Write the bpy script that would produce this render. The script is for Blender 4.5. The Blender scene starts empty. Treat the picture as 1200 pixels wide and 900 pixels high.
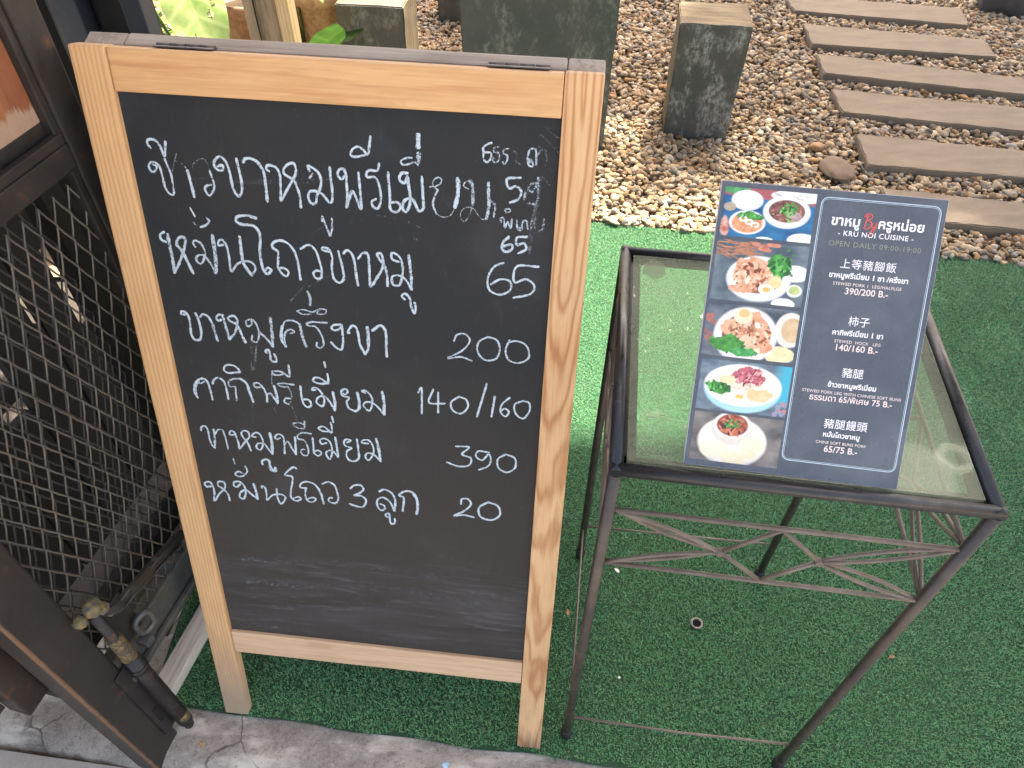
import bpy, bmesh, math, random
import numpy as np
from mathutils import Vector, Matrix, noise as mnoise
R = math.radians
random.seed(7); rng = np.random.default_rng(7)
sc = bpy.context.scene
col = sc.collection

# ------------------------------------------------------------------ camera
CAM = Vector((0, 0, 1.4112)); PITCH = 0.8193; ROLL = -0.0161
fw = Vector((0, math.cos(PITCH), -math.sin(PITCH))); rt = Vector((1, 0, 0)); dn = fw.cross(rt)
c_, s_ = math.cos(ROLL), math.sin(ROLL)
rt2 = c_*rt + s_*dn; dn2 = -s_*rt + c_*dn
cam = bpy.data.cameras.new('camera'); cam.sensor_width = 36; cam.lens = 36*870.466/1200
cam.clip_start = .05; cam.clip_end = 500
co = bpy.data.objects.new('camera', cam); col.objects.link(co)
m = Matrix.Identity(4)
for i in range(3):
    m[i][0] = rt2[i]; m[i][1] = -dn2[i]; m[i][2] = -fw[i]; m[i][3] = CAM[i]
co.matrix_world = m
sc.camera = co
# ------------------------------------------------------------------ world, sun, exposure
SUN_AZ, SUN_EL = R(25), R(58)          # azimuth to the right of +y
w = bpy.data.worlds.new('World'); sc.world = w; w.use_nodes = True
nt = w.node_tree; sky = nt.nodes.new('ShaderNodeTexSky'); sky.sky_type = 'NISHITA'
sky.sun_disc = False; sky.sun_elevation = SUN_EL; sky.sun_rotation = SUN_AZ
sky.air_density = .6; sky.dust_density = 4; sky.ozone_density = .8
bgn = nt.nodes['Background']; bgn.inputs['Strength'].default_value = 0.15
tint = nt.nodes.new('ShaderNodeMix'); tint.data_type = 'RGBA'; tint.blend_type = 'MULTIPLY'; tint.inputs[0].default_value = 1   # white balanced for the shade
tint.inputs[7].default_value = (1.0, .86, .68, 1)
nt.links.new(sky.outputs[0], tint.inputs[6]); nt.links.new(tint.outputs[2], bgn.inputs[0])
sl = bpy.data.lights.new('sun', 'SUN'); sl.energy = 4.1; sl.angle = R(1.6); sl.color = (1, .915, .75)
so = bpy.data.objects.new('sun', sl); col.objects.link(so)
S = Vector((math.sin(SUN_AZ)*math.cos(SUN_EL), math.cos(SUN_AZ)*math.cos(SUN_EL), math.sin(SUN_EL)))
so.rotation_euler = S.to_track_quat('Z', 'Y').to_euler(); so.location = (2, 3, 6)
sc.view_settings.view_transform = 'Standard'; sc.view_settings.look = 'None'
sc.view_settings.exposure = 2.9; sc.view_settings.gamma = 1
sc.cycles.max_bounces = 8; sc.cycles.transparent_max_bounces = 24

# ------------------------------------------------------------------ helpers
def srgb(r, g, b):
    f = lambda c: (c/12.92 if c <= .04045 else ((c+.055)/1.055)**2.4)
    return (f(r/255), f(g/255), f(b/255), 1)
def lin(r, g, b): return (r, g, b, 1)

class NT:
    """small wrapper to write node materials"""
    def __init__(s, name):
        s.m = bpy.data.materials.new(name); s.m.use_nodes = True
        s.t = s.m.node_tree; s.n = s.t.nodes; s.b = s.n['Principled BSDF']; s.out = s.n['Material Output']
    def add(s, typ, **kw):
        n = s.n.new(typ)
        for k, v in kw.items():
            setattr(n, k, v)
        return n
    def link(s, a, b): s.t.links.new(a, b)
    def val(s, sock, v):
        if hasattr(v, 'is_output') or isinstance(v, bpy.types.NodeSocket): s.link(v, sock)
        else: sock.default_value = v
    def coord(s, kind='Object'): return s.add('ShaderNodeTexCoord').outputs[kind]
    def attr(s, name, out='Vector'): return s.add('ShaderNodeAttribute', attribute_name=name).outputs[out]
    def map(s, v, scale=(1, 1, 1), loc=(0, 0, 0), rot=(0, 0, 0)):
        n = s.add('ShaderNodeMapping'); s.link(v, n.inputs[0])
        n.inputs['Scale'].default_value = scale; n.inputs['Location'].default_value = loc; n.inputs['Rotation'].default_value = rot
        return n.outputs[0]
    def noise(s, v, scale, detail=4, rough=.6, dist=0, out='Fac'):
        n = s.add('ShaderNodeTexNoise'); s.link(v, n.inputs['Vector'])
        n.inputs['Scale'].default_value = scale; n.inputs['Detail'].default_value = detail
        n.inputs['Roughness'].default_value = rough; n.inputs['Distortion'].default_value = dist
        return n.outputs[out]
    def vor(s, v, scale, feature='F1', out='Distance', rand=1):
        n = s.add('ShaderNodeTexVoronoi', feature=feature); s.link(v, n.inputs['Vector'])
        n.inputs['Scale'].default_value = scale; n.inputs['Randomness'].default_value = rand
        return n.outputs[out]
    def math(s, op, a, b=0, c=0, clamp=False):
        n = s.add('ShaderNodeMath', operation=op, use_clamp=clamp)
        s.val(n.inputs[0], a); s.val(n.inputs[1], b)
        if op in ('MULTIPLY_ADD', 'SMOOTH_MIN'): s.val(n.inputs[2], c)
        return n.outputs[0]
    def ramp(s, f, stops, interp='LINEAR'):
        n = s.add('ShaderNodeValToRGB'); s.link(f, n.inputs[0]); cr = n.color_ramp; cr.interpolation = interp
        while len(cr.elements) < len(stops): cr.elements.new(.5)
        for e, (p, c) in zip(cr.elements, stops):
            e.position = p; e.color = c if len(c) == 4 else (*c, 1)
        return n.outputs[0]
    def gray(s, f, a, b, lo=0., hi=1.):
        n = s.add('ShaderNodeMapRange'); n.clamp = True; s.link(f, n.inputs[0])
        n.inputs[1].default_value = a; n.inputs[2].default_value = b; n.inputs[3].default_value = lo; n.inputs[4].default_value = hi
        return n.outputs[0]
    def mix(s, f, a, b, mode='MIX'):
        n = s.add('ShaderNodeMix', data_type='RGBA', blend_type=mode)
        s.val(n.inputs[0], f); s.val(n.inputs[6], a); s.val(n.inputs[7], b)
        return n.outputs[2]
    def sep(s, v):
        n = s.add('ShaderNodeSeparateXYZ'); s.link(v, n.inputs[0]); return n.outputs
    def bump(s, h, strength=.3, dist=.002):
        n = s.add('ShaderNodeBump'); s.link(h, n.inputs['Height'])
        n.inputs['Strength'].default_value = strength; n.inputs['Distance'].default_value = dist
        s.link(n.outputs[0], s.b.inputs['Normal']); return n.outputs[0]
    def set(s, color=None, rough=None, metal=None, spec=None, alpha=None):
        for k, v in (('Base Color', color), ('Roughness', rough), ('Metallic', metal), ('Specular IOR Level', spec), ('Alpha', alpha)):
            if v is not None: s.val(s.b.inputs[k], v)
        return s

def raw(name, V, F, mat, smooth=False, colors=None, parent=None):
    """big mesh from numpy arrays; F is (n,3) or (n,4); colors is per vertex linear rgb"""
    V = np.asarray(V, np.float32); F = np.asarray(F, np.int32); k = F.shape[1]
    if parent is not None: V = V - np.array(ORIG[parent.name], np.float32)
    me = bpy.data.meshes.new(name); me.vertices.add(len(V)); me.vertices.foreach_set('co', V.ravel())
    me.loops.add(F.size); me.loops.foreach_set('vertex_index', F.ravel())
    me.polygons.add(len(F)); me.polygons.foreach_set('loop_start', np.arange(0, F.size, k, dtype=np.int32))
    me.polygons.foreach_set('loop_total', np.full(len(F), k, np.int32))
    me.polygons.foreach_set('use_smooth', np.full(len(F), smooth))
    me.update(calc_edges=True); me.validate()
    if colors is not None:
        at = me.color_attributes.new('col', 'FLOAT_COLOR', 'POINT')
        C4 = np.ones((len(V), 4), np.float32); C4[:, :3] = colors; at.data.foreach_set('color', C4.ravel())
    me.materials.append(mat); o = bpy.data.objects.new(name, me); col.objects.link(o)
    if parent is not None: o.parent = parent; ORIG[o.name] = ORIG[parent.name]
    return o
ORIG = {}
def thing(name, label, cat, loc, group=None):
    o = bpy.data.objects.new(name, None); col.objects.link(o); o.location = loc; o.empty_display_size = .05
    o['label'] = label; o['category'] = cat
    if group: o['group'] = group
    ORIG[o.name] = Vector(loc); return o
def tag(o, label, cat, group=None):
    o['label'] = label; o['category'] = cat
    if group: o['group'] = group
    return o
def kind(o, k): o['kind'] = k; return o

class MB:
    """collects bevelled boxes, tubes and patches in world space; builds them as ONE mesh object"""
    def __init__(s):
        s.bm = bmesh.new(); s.g = s.bm.verts.layers.float_vector.new('gc')
    def merge(s, b2, M, off):
        g2 = b2.verts.layers.float_vector.get('gc'); mp = {}
        for v in b2.verts:
            nv = s.bm.verts.new(M @ v.co); nv[s.g] = Vector(v[g2]) + off; mp[v] = nv
        for f in b2.faces:
            try:
                nf = s.bm.faces.new([mp[v] for v in f.verts]); nf.smooth = f.smooth
            except ValueError: pass
        b2.free()
    def box(s, c, ax, ay, az, size, bev=.001, off=None, cuts=0, wob=0, seg=2):
        """box centred at c with unit axes ax (grain direction), ay, az"""
        b = bmesh.new(); g = b.verts.layers.float_vector.new('gc')
        bmesh.ops.create_cube(b, size=1)
        for v in b.verts: v.co = Vector((v.co.x*size[0], v.co.y*size[1], v.co.z*size[2]))
        if cuts:
            es = [e for e in b.edges if abs((e.verts[0].co-e.verts[1].co).x) > size[0]*.9]
            bmesh.ops.subdivide_edges(b, edges=es, cuts=cuts)
        if bev:
            be = [e for e in b.edges if len(e.link_faces) == 2 and e.link_faces[0].normal.angle(e.link_faces[1].normal, 0) > .5]
            bmesh.ops.bevel(b, geom=be, offset=min(bev, min(size)*.45), segments=seg, affect='EDGES', profile=.6)
        for v in b.verts:
            v[g] = v.co.copy()
            if wob:
                q = Vector((v.co.x*6, v.co.y*25, v.co.z*25)) + Vector((c[0]*9, c[1]*9, c[2]*9))
                v.co += wob*Vector((0, mnoise.noise(q), mnoise.noise(q+Vector((9, 3, 1)))))
        M = Matrix(((ax[0], ay[0], az[0], c[0]), (ax[1], ay[1], az[1], c[1]), (ax[2], ay[2], az[2], c[2]), (0, 0, 0, 1)))
        off = Vector((random.uniform(-3, 3), random.uniform(-.004, .004), random.uniform(-.002, .002))) if off is None else Vector(off)
        s.merge(b, M, off); return s
    def tube(s, pts, r, n=12, caps=True, rr=None):
        pts = [Vector(p) for p in pts]; rings = []; L = 0
        up = None
        for i, p in enumerate(pts):
            t = (pts[min(i+1, len(pts)-1)]-pts[max(i-1, 0)]).normalized()
            if up is None:
                up = t.orthogonal().normalized()
            up = (up - t*up.dot(t)).normalized(); sd = t.cross(up)
            if i: L += (p-pts[i-1]).length
            ri = rr[i] if rr else r
            ring = []
            for k in range(n):
                a = 2*math.pi*k/n
                v = s.bm.verts.new(p + ri*(math.cos(a)*up+math.sin(a)*sd)); v[s.g] = Vector((L, math.cos(a)*ri, math.sin(a)*ri)) + Vector(pts[0]); ring.append(v)
            rings.append(ring)
        for a, b in zip(rings, rings[1:]):
            for k in range(n):
                f = s.bm.faces.new((a[k], a[(k+1) % n], b[(k+1) % n], b[k])); f.smooth = True
        if caps:
            s.bm.faces.new(rings[0][::-1]); s.bm.faces.new(rings[-1])
        return s
    def poly(s, pts, thick=None, nrm=None):
        """polygon, optionally extruded along nrm"""
        pts = [Vector(p) for p in pts]; vs = [s.bm.verts.new(p) for p in pts]
        for v in vs: v[s.g] = v.co
        f = s.bm.faces.new(vs)
        if thick:
            d = Vector(nrm)*thick; w_ = [s.bm.verts.new(p+d) for p in pts]
            for v in w_: v[s.g] = v.co
            s.bm.faces.new(w_[::-1]); n = len(vs)
            for i in range(n): s.bm.faces.new((vs[(i+1) % n], vs[i], w_[i], w_[(i+1) % n]))
        return s
    def build(s, name, mat, parent=None, origin=None):
        bmesh.ops.recalc_face_normals(s.bm, faces=s.bm.faces[:])
        o3 = ORIG[parent.name] if parent is not None and parent.name in ORIG else (Vector(origin) if origin is not None else Vector((0, 0, 0)))
        for v in s.bm.verts: v.co -= o3
        me = bpy.data.meshes.new(name); s.bm.to_mesh(me); s.bm.free()
        if mat: me.materials.append(mat)
        o = bpy.data.objects.new(name, me); col.objects.link(o)
        if parent is not None:
            o.parent = parent
            if parent.name not in ORIG: pass
        else: o.location = o3
        ORIG[o.name] = o3
        if parent is not None: SUB[o.name] = o3
        return o
SUB = {}
def sub(mb, name, mat, part):
    """a sub-part: its part's mesh is already in the thing's local frame, so share that origin"""
    o3 = ORIG[part.name]
    bmesh.ops.recalc_face_normals(mb.bm, faces=mb.bm.faces[:])
    for v in mb.bm.verts: v.co -= o3
    me = bpy.data.meshes.new(name); mb.bm.to_mesh(me); mb.bm.free(); me.materials.append(mat)
    o = bpy.data.objects.new(name, me); col.objects.link(o); o.parent = part; ORIG[o.name] = o3
    return o
X, Y, Z = Vector((1, 0, 0)), Vector((0, 1, 0)), Vector((0, 0, 1))

# ------------------------------------------------------------------ materials
def wood(name, light, dark, mode='straight', freq=900, rough=.62, foot=None, amt=1.0, streak=None, x0=.75, k=.1):
    a = NT(name); g = a.attr('gc'); xyz = a.sep(g)
    if mode == 'straight':
        n1 = a.noise(a.map(g, (1.2, 9, 9)), 3, 3)
        ph = a.math('MULTIPLY_ADD', xyz[1], freq, a.math('MULTIPLY', n1, 9))
        ph = a.math('MULTIPLY_ADD', xyz[2], freq*.5, ph)
    elif mode == 'cathedral':
        n1 = a.noise(a.map(g, (3, 14, 14)), 1.6, 2)
        ax = a.math('MULTIPLY', a.math('SUBTRACT', xyz[0], x0), k)
        ax = a.math('MULTIPLY_ADD', n1, .03, ax)
        yy = a.math('MULTIPLY', a.math('MULTIPLY_ADD', a.noise(a.map(g, (5, 1, 1)), 1, 1), .012, a.math('SUBTRACT', xyz[1], .006)), 1.0)
        r = a.math('SQRT', a.math('ADD', a.math('MULTIPLY', ax, ax), a.math('MULTIPLY', yy, yy)))
        ph = a.math('MULTIPLY', r, freq)
    else:   # flat: broad soft streaks
        n1 = a.noise(a.map(g, (1.5, 22, 22)), 2.5, 4)
        ph = a.math('MULTIPLY_ADD', xyz[1], freq*.12, a.math('MULTIPLY', n1, 16))
    sw = a.math('MULTIPLY_ADD', a.math('SINE', ph), .5, .5)
    sw = a.math('POWER', sw, 2.2)
    fine = a.noise(a.map(g, (14, 420, 420)), 1, 4, .7)
    blot = a.noise(a.map(g, (3, 11, 11)), 2.2, 4)
    f = a.math('MULTIPLY_ADD', sw, .62*amt, a.gray(fine, .35, .75, 0, .35))
    f = a.math('ADD', f, a.gray(blot, .4, .75, -.12, .22), clamp=True)
    c = a.mix(f, light, dark)
    if streak: c = a.mix(a.gray(a.noise(a.map(g, (2, 40, 40)), 3, 3), .55, .72, 0, .7), c, streak)
    st = a.noise(a.map(g, (7, 34, 34), (3, 1, 2)), 1.3, 5, .65, .4)
    c = a.mix(a.gray(st, .58, .74, 0, .42), c, tuple(t*.62 for t in dark[:3])+(1,))
    if foot:
        # ground dirt wicked up the foot: a stain with its own ragged edge
        fx = a.math('ADD', xyz[0], a.math('MULTIPLY', a.noise(a.map(g, (8, 60, 60)), 2, 3), .09))
        c = a.mix(a.gray(fx, foot[0], foot[1], .8, 0), c, foot[2])
    a.set(c, a.gray(fine, .3, .8, rough, rough+.15)); a.bump(a.math('MULTIPLY_ADD', sw, -.5, fine), .25, .0012)
    return a.m

def metal(name, base, patch=None, rust=None, rough=.45, metallic=.6, scale=40, rustamt=(.6, .75), spec=.5):
    a = NT(name); g = a.coord(); n = a.noise(g, scale, 5, .65); n2 = a.noise(g, scale*.3, 5, .7); fine = a.noise(g, scale*8, 2)
    c = base
    if patch: c = a.mix(a.gray(n2, .42, .66), base, patch)
    if rust: c = a.mix(a.gray(n, rustamt[0], rustamt[1]), c, rust)
    c = a.mix(a.gray(fine, .55, .8, 0, .25), c, tuple(min(1, q*2.2+.02) for q in base[:3])+(1,))
    a.set(c, a.gray(n, .3, .75, rough-.1, rough+.25), metallic, spec); a.bump(fine, .18, .0006); return a.m

def plain(name, color, rough=.6, metallic=0, spec=.5):
    a = NT(name); a.set(color, rough, metallic, spec); return a.m
def speck(name, color, color2, scale=60, rough=.7, lo=.4, hi=.65, bump=.3, bd=.002):
    a = NT(name); g = a.coord(); n = a.noise(g, scale, 6, .65)
    a.set(a.mix(a.gray(n, lo, hi), color, color2), rough); a.bump(n, bump, bd); return a.m

M = {}
M['stile'] = wood('pale_wood_straight', lin(.62, .395, .195), lin(.43, .23, .095), 'straight', 1150, foot=(-.47, -.28, lin(.27, .215, .165)), amt=.75)
M['stile_cath'] = wood('pale_wood_cathedral', lin(.62, .40, .21), lin(.38, .175, .065), 'cathedral', 800, foot=(-.535, -.455, lin(.07, .05, .038)), x0=.78, k=.062, amt=1.15)
M['rail'] = wood('pale_wood_rail', lin(.60, .37, .175), lin(.45, .24, .095), 'flat', 900, streak=lin(.46, .23, .10), amt=.6)
M['rail_low'] = wood('pale_wood_low_rail', lin(.58, .41, .26), lin(.45, .29, .165), 'flat', 700, streak=lin(.42, .24, .15), amt=.5)
M['wood_grey'] = wood('weathered_grey_wood', lin(.43, .36, .285), lin(.24, .19, .145), 'flat', 900, rough=.8, streak=lin(.50, .44, .36), amt=.8)
M['ply_back'] = wood('dark_back_board', lin(.09, .08, .07), lin(.06, .05, .045), 'flat', 600)
M['timber'] = wood('rough_timber', lin(.27, .20, .13), lin(.12, .085, .05), 'flat', 700, rough=.85, streak=lin(.32, .25, .18))
M['stake'] = wood('pale_stake', lin(.50, .36, .19), lin(.33, .22, .11), 'straight', 500, rough=.8)
M['dark_timber'] = wood('shade_black_timber', lin(.005, .0045, .004), lin(.003, .0025, .002), 'flat', 700, rough=.95)  # near-black colour stands in for the darkness behind the gate
M['white_plank'] = wood('flaking_white_plank', lin(.56, .53, .48), lin(.40, .36, .31), 'flat', 900, rough=.8, streak=lin(.30, .25, .20))
M['iron'] = metal('brown_black_iron', lin(.056, .049, .044), lin(.088, .072, .060), lin(.13, .095, .068), .38, .45, 45)
M['iron_top'] = metal('blue_black_iron', lin(.026, .028, .032), lin(.045, .044, .044), lin(.11, .09, .07), .30, .45, 45, (.64, .78))
M['sleeve'] = metal('oily_bolt_steel', lin(.018, .018, .020), lin(.035, .030, .027), lin(.12, .05, .025), .42, .45, 40, (.60, .74))
M['iron_rod'] = metal('dusty_iron_rod', lin(.13, .105, .088), lin(.19, .16, .135), lin(.20, .15, .115), .55, .3, 60)
M['rubber'] = plain('black_rubber', lin(.012, .012, .014), .6)
M['gate_steel'] = metal('blackened_gate_steel', lin(.030, .029, .030), lin(.055, .045, .038), lin(.13, .058, .028), .46, .45, 22, (.60, .74))
M['dark_steel'] = metal('shaded_inner_steel', lin(.010, .010, .010), lin(.018, .016, .014), None, .6, .3, 22)  # second leaf's steel, darkened in colour for the shade behind the mesh
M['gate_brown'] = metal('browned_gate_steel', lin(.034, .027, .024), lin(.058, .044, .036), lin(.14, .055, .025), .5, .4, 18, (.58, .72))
M['lever'] = metal('worn_lever_steel', lin(.030, .031, .034), lin(.060, .055, .05), lin(.16, .15, .13), .36, .6, 60)
M['gate_rail'] = metal('blued_gate_rail', lin(.075, .085, .092), lin(.16, .145, .11), lin(.17, .12, .07), .42, .5, 26)
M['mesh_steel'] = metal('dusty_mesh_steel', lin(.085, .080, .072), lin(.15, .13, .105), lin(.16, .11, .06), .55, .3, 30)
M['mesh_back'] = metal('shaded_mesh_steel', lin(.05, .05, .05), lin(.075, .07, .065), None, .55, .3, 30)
M['brass_paint'] = speck('flaking_yellow_paint', lin(.21, .155, .05), lin(.05, .04, .032), 130, .6, .38, .56)
M['verdigris'] = speck('corroded_knob', lin(.07, .075, .065), lin(.16, .12, .04), 90, .65, .4, .6)
M['post_steel'] = metal('black_post_paint', lin(.007, .009, .012), lin(.012, .015, .02), None, .4, .2, 8)
M['post_edge'] = metal('blue_black_post_edge', lin(.03, .038, .05), lin(.04, .05, .064), None, .5, .2, 8)
M['steel_bright'] = plain('bright_worn_steel', lin(.6, .58, .55), .3, 1.0)
M['hinge'] = metal('old_hinge_steel', lin(.10, .09, .085), lin(.17, .14, .12), None, .45, .7, 90)
M['terracotta'] = speck('brown_terracotta', lin(.20, .085, .04), lin(.30, .16, .09), 30, .8)
M['paper_pot'] = speck('tan_bark_pot', lin(.40, .26, .13), lin(.24, .14, .07), 40, .85)
M['debris'] = speck('dry_leaf_brown', lin(.22, .12, .05), lin(.40, .26, .12), 200, .8)
M['paper_white'] = plain('white_scrap', lin(.85, .85, .83), .6)
M['paper_blue'] = plain('pale_blue_scrap', lin(.35, .52, .68), .6)
M['daylight_spot'] = plain('daylight_lump', lin(.85, .80, .78), .7)  # white of the lumps that stand in for daylight
M['orange'] = plain('orange_plastic', lin(.62, .16, .06), .5)
# slate
a = NT('blackboard_slate'); g = a.coord(); xyz = a.sep(g)
n1 = a.noise(a.map(g, (5, 5, 5)), 1.4, 5, .6); n2 = a.noise(a.map(g, (9, 9, 90)), 1, 6, .7, .8)
n3 = a.noise(a.map(g, (110, 110, 14)), 1, 4, .6); sp = a.noise(g, 420, 2)
c = a.mix(a.gray(n1, .35, .7), lin(.0185, .0225, .0275), lin(.028, .0295, .0305))
low = a.math('MULTIPLY', a.gray(xyz[2], .20, .27, 0, 1), a.gray(xyz[2], .42, .33, 0, 1))     # wiped band under the last line
wipe = a.math('MULTIPLY', a.gray(n2, .52, .72), low)
haze = a.math('MULTIPLY', a.gray(a.noise(a.map(g, (2.2, 2.2, 11), (1, 5, 2)), 1.6, 4, .6, .9), .40, .68), low)
c = a.mix(a.math('MULTIPLY', haze, .7), c, lin(.082, .086, .094))
c = a.mix(a.math('MULTIPLY', wipe, .75), c, lin(.17, .18, .21))
c = a.mix(a.math('MULTIPLY', a.gray(xyz[2], .75, .45), .55), c, lin(.056, .048, .040))  # brownish reflection of the surroundings, painted into the lower slate
c = a.mix(a.math('MULTIPLY', a.gray(n3, .60, .80), .05), c, lin(.22, .26, .32))
c = a.mix(a.math('MULTIPLY', a.gray(a.noise(a.map(g, (3, 3, 4)), 2, 4), .58, .78), .07), c, lin(.20, .23, .28))
c = a.mix(a.math('MULTIPLY', a.gray(sp, .72, .80), .3), c, lin(.35, .35, .35))
a.set(c, a.gray(n1, .3, .7, .50, .62), 0, .14); a.bump(sp, .12, .0004); M['slate'] = a.m
# chalk: grainy, so that the slate shows between its grains
a = NT('white_chalk'); g = a.coord(); op = a.attr('op', 'Fac')
gr = a.noise(g, 620, 3, .7); gr2 = a.noise(g, 140, 3)
al = a.math('ADD', gr, a.math('MULTIPLY', gr2, .5)); th = a.math('MULTIPLY_ADD', op, -.38, .86)
al = a.math('MULTIPLY', a.math('SUBTRACT', al, th), 4, clamp=True)
al = a.math('MULTIPLY', al, a.math('MULTIPLY_ADD', op, .75, .25))
a.set(lin(.50, .60, .69), .95, 0, .1); a.val(a.b.inputs['Alpha'], al); M['chalk'] = a.m
# glass: canopy reflection painted in as pale haze; water marks and a green edge
a = NT('hazy_table_glass'); g = a.coord()
d1 = a.noise(g, 5, 5, .6); d2 = a.noise(g, 900, 2)
haze_marks = a.math('MULTIPLY_ADD', a.gray(d1, .4, .7), .12, a.gray(d2, .5, .8, .11, .15))
x2 = a.sep(g)
st = a.math('MULTIPLY', a.gray(a.noise(a.map(g, (14, 40, 1)), 1, 4), .48, .6), a.math('MULTIPLY', a.gray(x2[1], .048, .056), a.gray(x2[1], .073, .064)))
st = a.math('MULTIPLY', st, a.math('MULTIPLY', a.gray(x2[0], .01, .03), a.gray(x2[0], .12, .08)))
def ring(cx, cy, r, wd):
    dx = a.math('SUBTRACT', x2[0], cx); dy = a.math('SUBTRACT', x2[1], cy)
    rr = a.math('SQRT', a.math('ADD', a.math('MULTIPLY', dx, dx), a.math('MULTIPLY', dy, dy)))
    rr = a.math('MULTIPLY_ADD', a.noise(g, 60, 3), .012, a.math('SUBTRACT', rr, .006)); return rr
q1 = ring(.292, .026, .04, .01); disc = a.gray(q1, .042, .036, 0, .15)
q2 = ring(.338, .052, .02, .01); rg = a.math('MULTIPLY', a.gray(q2, .021, .018), a.gray(q2, .008, .013)); 
q3 = ring(.028, .322, .02, .01); rg3 = a.math('MULTIPLY', a.gray(q3, .017, .014), .55)  # dark oval reflection painted onto the far left of the pane
haze_marks = a.math('ADD', haze_marks, a.math('ADD', a.math('MULTIPLY', st, .75), a.math('ADD', disc, a.math('MULTIPLY', rg, .2))), clamp=True)
tp = a.add('ShaderNodeBsdfTransparent'); tp.inputs[0].default_value = (.90, .955, .92, 1)
gl = a.add('ShaderNodeBsdfGlossy'); gl.inputs['Roughness'].default_value = .02
fr = a.add('ShaderNodeLayerWeight'); fr.inputs[0].default_value = .5; frf = a.math('MULTIPLY_ADD', a.math('POWER', fr.outputs['Facing'], 5), .9, .042)
glass = a.add('ShaderNodeMixShader'); a.link(frf, glass.inputs[0]); a.link(tp.outputs[0], glass.inputs[1]); a.link(gl.outputs[0], glass.inputs[2])
dif = a.add('ShaderNodeBsdfDiffuse'); a.val(dif.inputs[0], a.mix(rg3, lin(.56, .58, .42), lin(.10, .09, .06)))
mx = a.add('ShaderNodeMixShader'); a.val(mx.inputs[0], a.math('MAXIMUM', haze_marks, rg3)); a.link(glass.outputs[0], mx.inputs[1]); a.link(dif.outputs[0], mx.inputs[2])
a.link(mx.outputs[0], a.out.inputs[0]); M['glass'] = a.m
M['glass_edge'] = plain('green_glass_edge', lin(.35, .60, .48), .15)
# foam board
M['foam'] = plain('foam_board_edge', lin(.55, .58, .64), .6)
a = NT('laminated_print_slate'); g = a.coord(); n = a.noise(g, 22, 5, .6)
a.set(a.mix(a.gray(n, .38, .68), lin(.052, .062, .078), lin(.082, .094, .112)), a.gray(a.noise(g, 30, 3), .3, .7, .20, .34), 0, .8); M['print'] = a.m
def ink(name, c_, spec=.5): return plain(name, c_, .28, 0, spec)
M['ink_white'] = ink('white_ink', lin(.84, .86, .90)); M['ink_red'] = ink('red_ink', lin(.62, .10, .07)); M['ink_olive'] = ink('olive_ink', lin(.26, .28, .22))
M['ink_pink'] = ink('pale_pink_ink', lin(.78, .66, .64)); M['ink_blue'] = ink('pale_blue_ink', lin(.50, .63, .74))
a = NT('printed_food_photo'); ca = a.add('ShaderNodeVertexColor', layer_name='col'); a.link(ca.outputs[0], a.b.inputs['Base Color']); a.set(None, .27, 0, .5); M['photo'] = a.m
# ground materials
a = NT('turf_backing'); g = a.coord(); n = a.noise(g, 3, 4)
a.set(a.mix(n, lin(.012, .045, .020), lin(.018, .06, .026)), .9); M['turf_base'] = a.m
a = NT('plastic_grass_blade'); ca = a.add('ShaderNodeVertexColor', layer_name='col'); a.set(ca.outputs[0], .42, 0, .55); M['blade'] = a.m
a = NT('pebbles'); ca = a.add('ShaderNodeVertexColor', layer_name='col'); g = a.coord(); n = a.noise(g, 160, 5, .7); n2 = a.noise(g, 700, 2)
c = a.mix(a.gray(n, .35, .7, 0, .55), ca.outputs[0], a.mix(.5, ca.outputs[0], lin(.20, .13, .07)))
a.set(c, .78, 0, .3); a.bump(a.math('ADD', n, n2), .3, .0015); M['pebble'] = a.m
M['soil'] = speck('brown_soil', lin(.16, .12, .08), lin(.24, .18, .12), 30, .95)
a = NT('worn_kerb_concrete'); g = a.coord(); n = a.noise(g, 9, 6, .7); n2 = a.noise(g, 60, 5, .7); n3 = a.noise(g, 300, 3)
c = a.mix(a.gray(n, .38, .62), lin(.21, .19, .17), lin(.36, .335, .30)); c = a.mix(a.gray(n2, .55, .72, 0, .75), c, lin(.12, .105, .09))
c = a.mix(a.gray(n3, .56, .72, 0, .55), c, lin(.48, .46, .42)); n4 = a.noise(g, 140, 4, .75); c = a.mix(a.gray(n4, .54, .66, 0, .6), c, lin(.09, .08, .072))

wh = a.math('MULTIPLY', a.gray(a.noise(a.map(g, (7, 18, 1)), 1, 5), .5, .62), .75)
c = a.mix(wh, c, lin(.56, .53, .47))
dist = a.add('ShaderNodeVectorMath', operation='ADD'); a.link(g, dist.inputs[0]); a.link(a.map(a.noise(g, 14, 3, out='Color'), (.05, .05, .05)), dist.inputs[1])
ck = a.gray(a.vor(dist.outputs[0], 6.5, 'DISTANCE_TO_EDGE'), .004, .012, .8, 0); ck = a.math('MULTIPLY', ck, a.gray(a.noise(g, 5, 3), .5, .58))
c = a.mix(ck, c, lin(.05, .042, .035)); pit = a.gray(a.vor(g, 75), .10, .16, .7, 0); pit = a.math('MULTIPLY', pit, a.gray(n, .46, .58)); c = a.mix(pit, c, lin(.08, .07, .06)); a.set(c, .9); a.bump(a.math('ADD', n2, n3), .6, .004); M['kerb'] = a.m
a = NT('pale_road_concrete'); g = a.coord(); n = a.noise(g, 120, 5, .7); n2 = a.noise(g, 4, 4)
a.set(a.mix(n, a.mix(n2, lin(.36, .35, .33), lin(.46, .44, .41)), lin(.28, .27, .25)), .9); a.bump(n, .6, .004); M['road'] = a.m
a = NT('sandstone_slab'); g = a.coord(); n = a.noise(a.map(g, (4, 14, 4)), 1.5, 5, .6); n2 = a.noise(g, 90, 4, .7)
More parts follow.
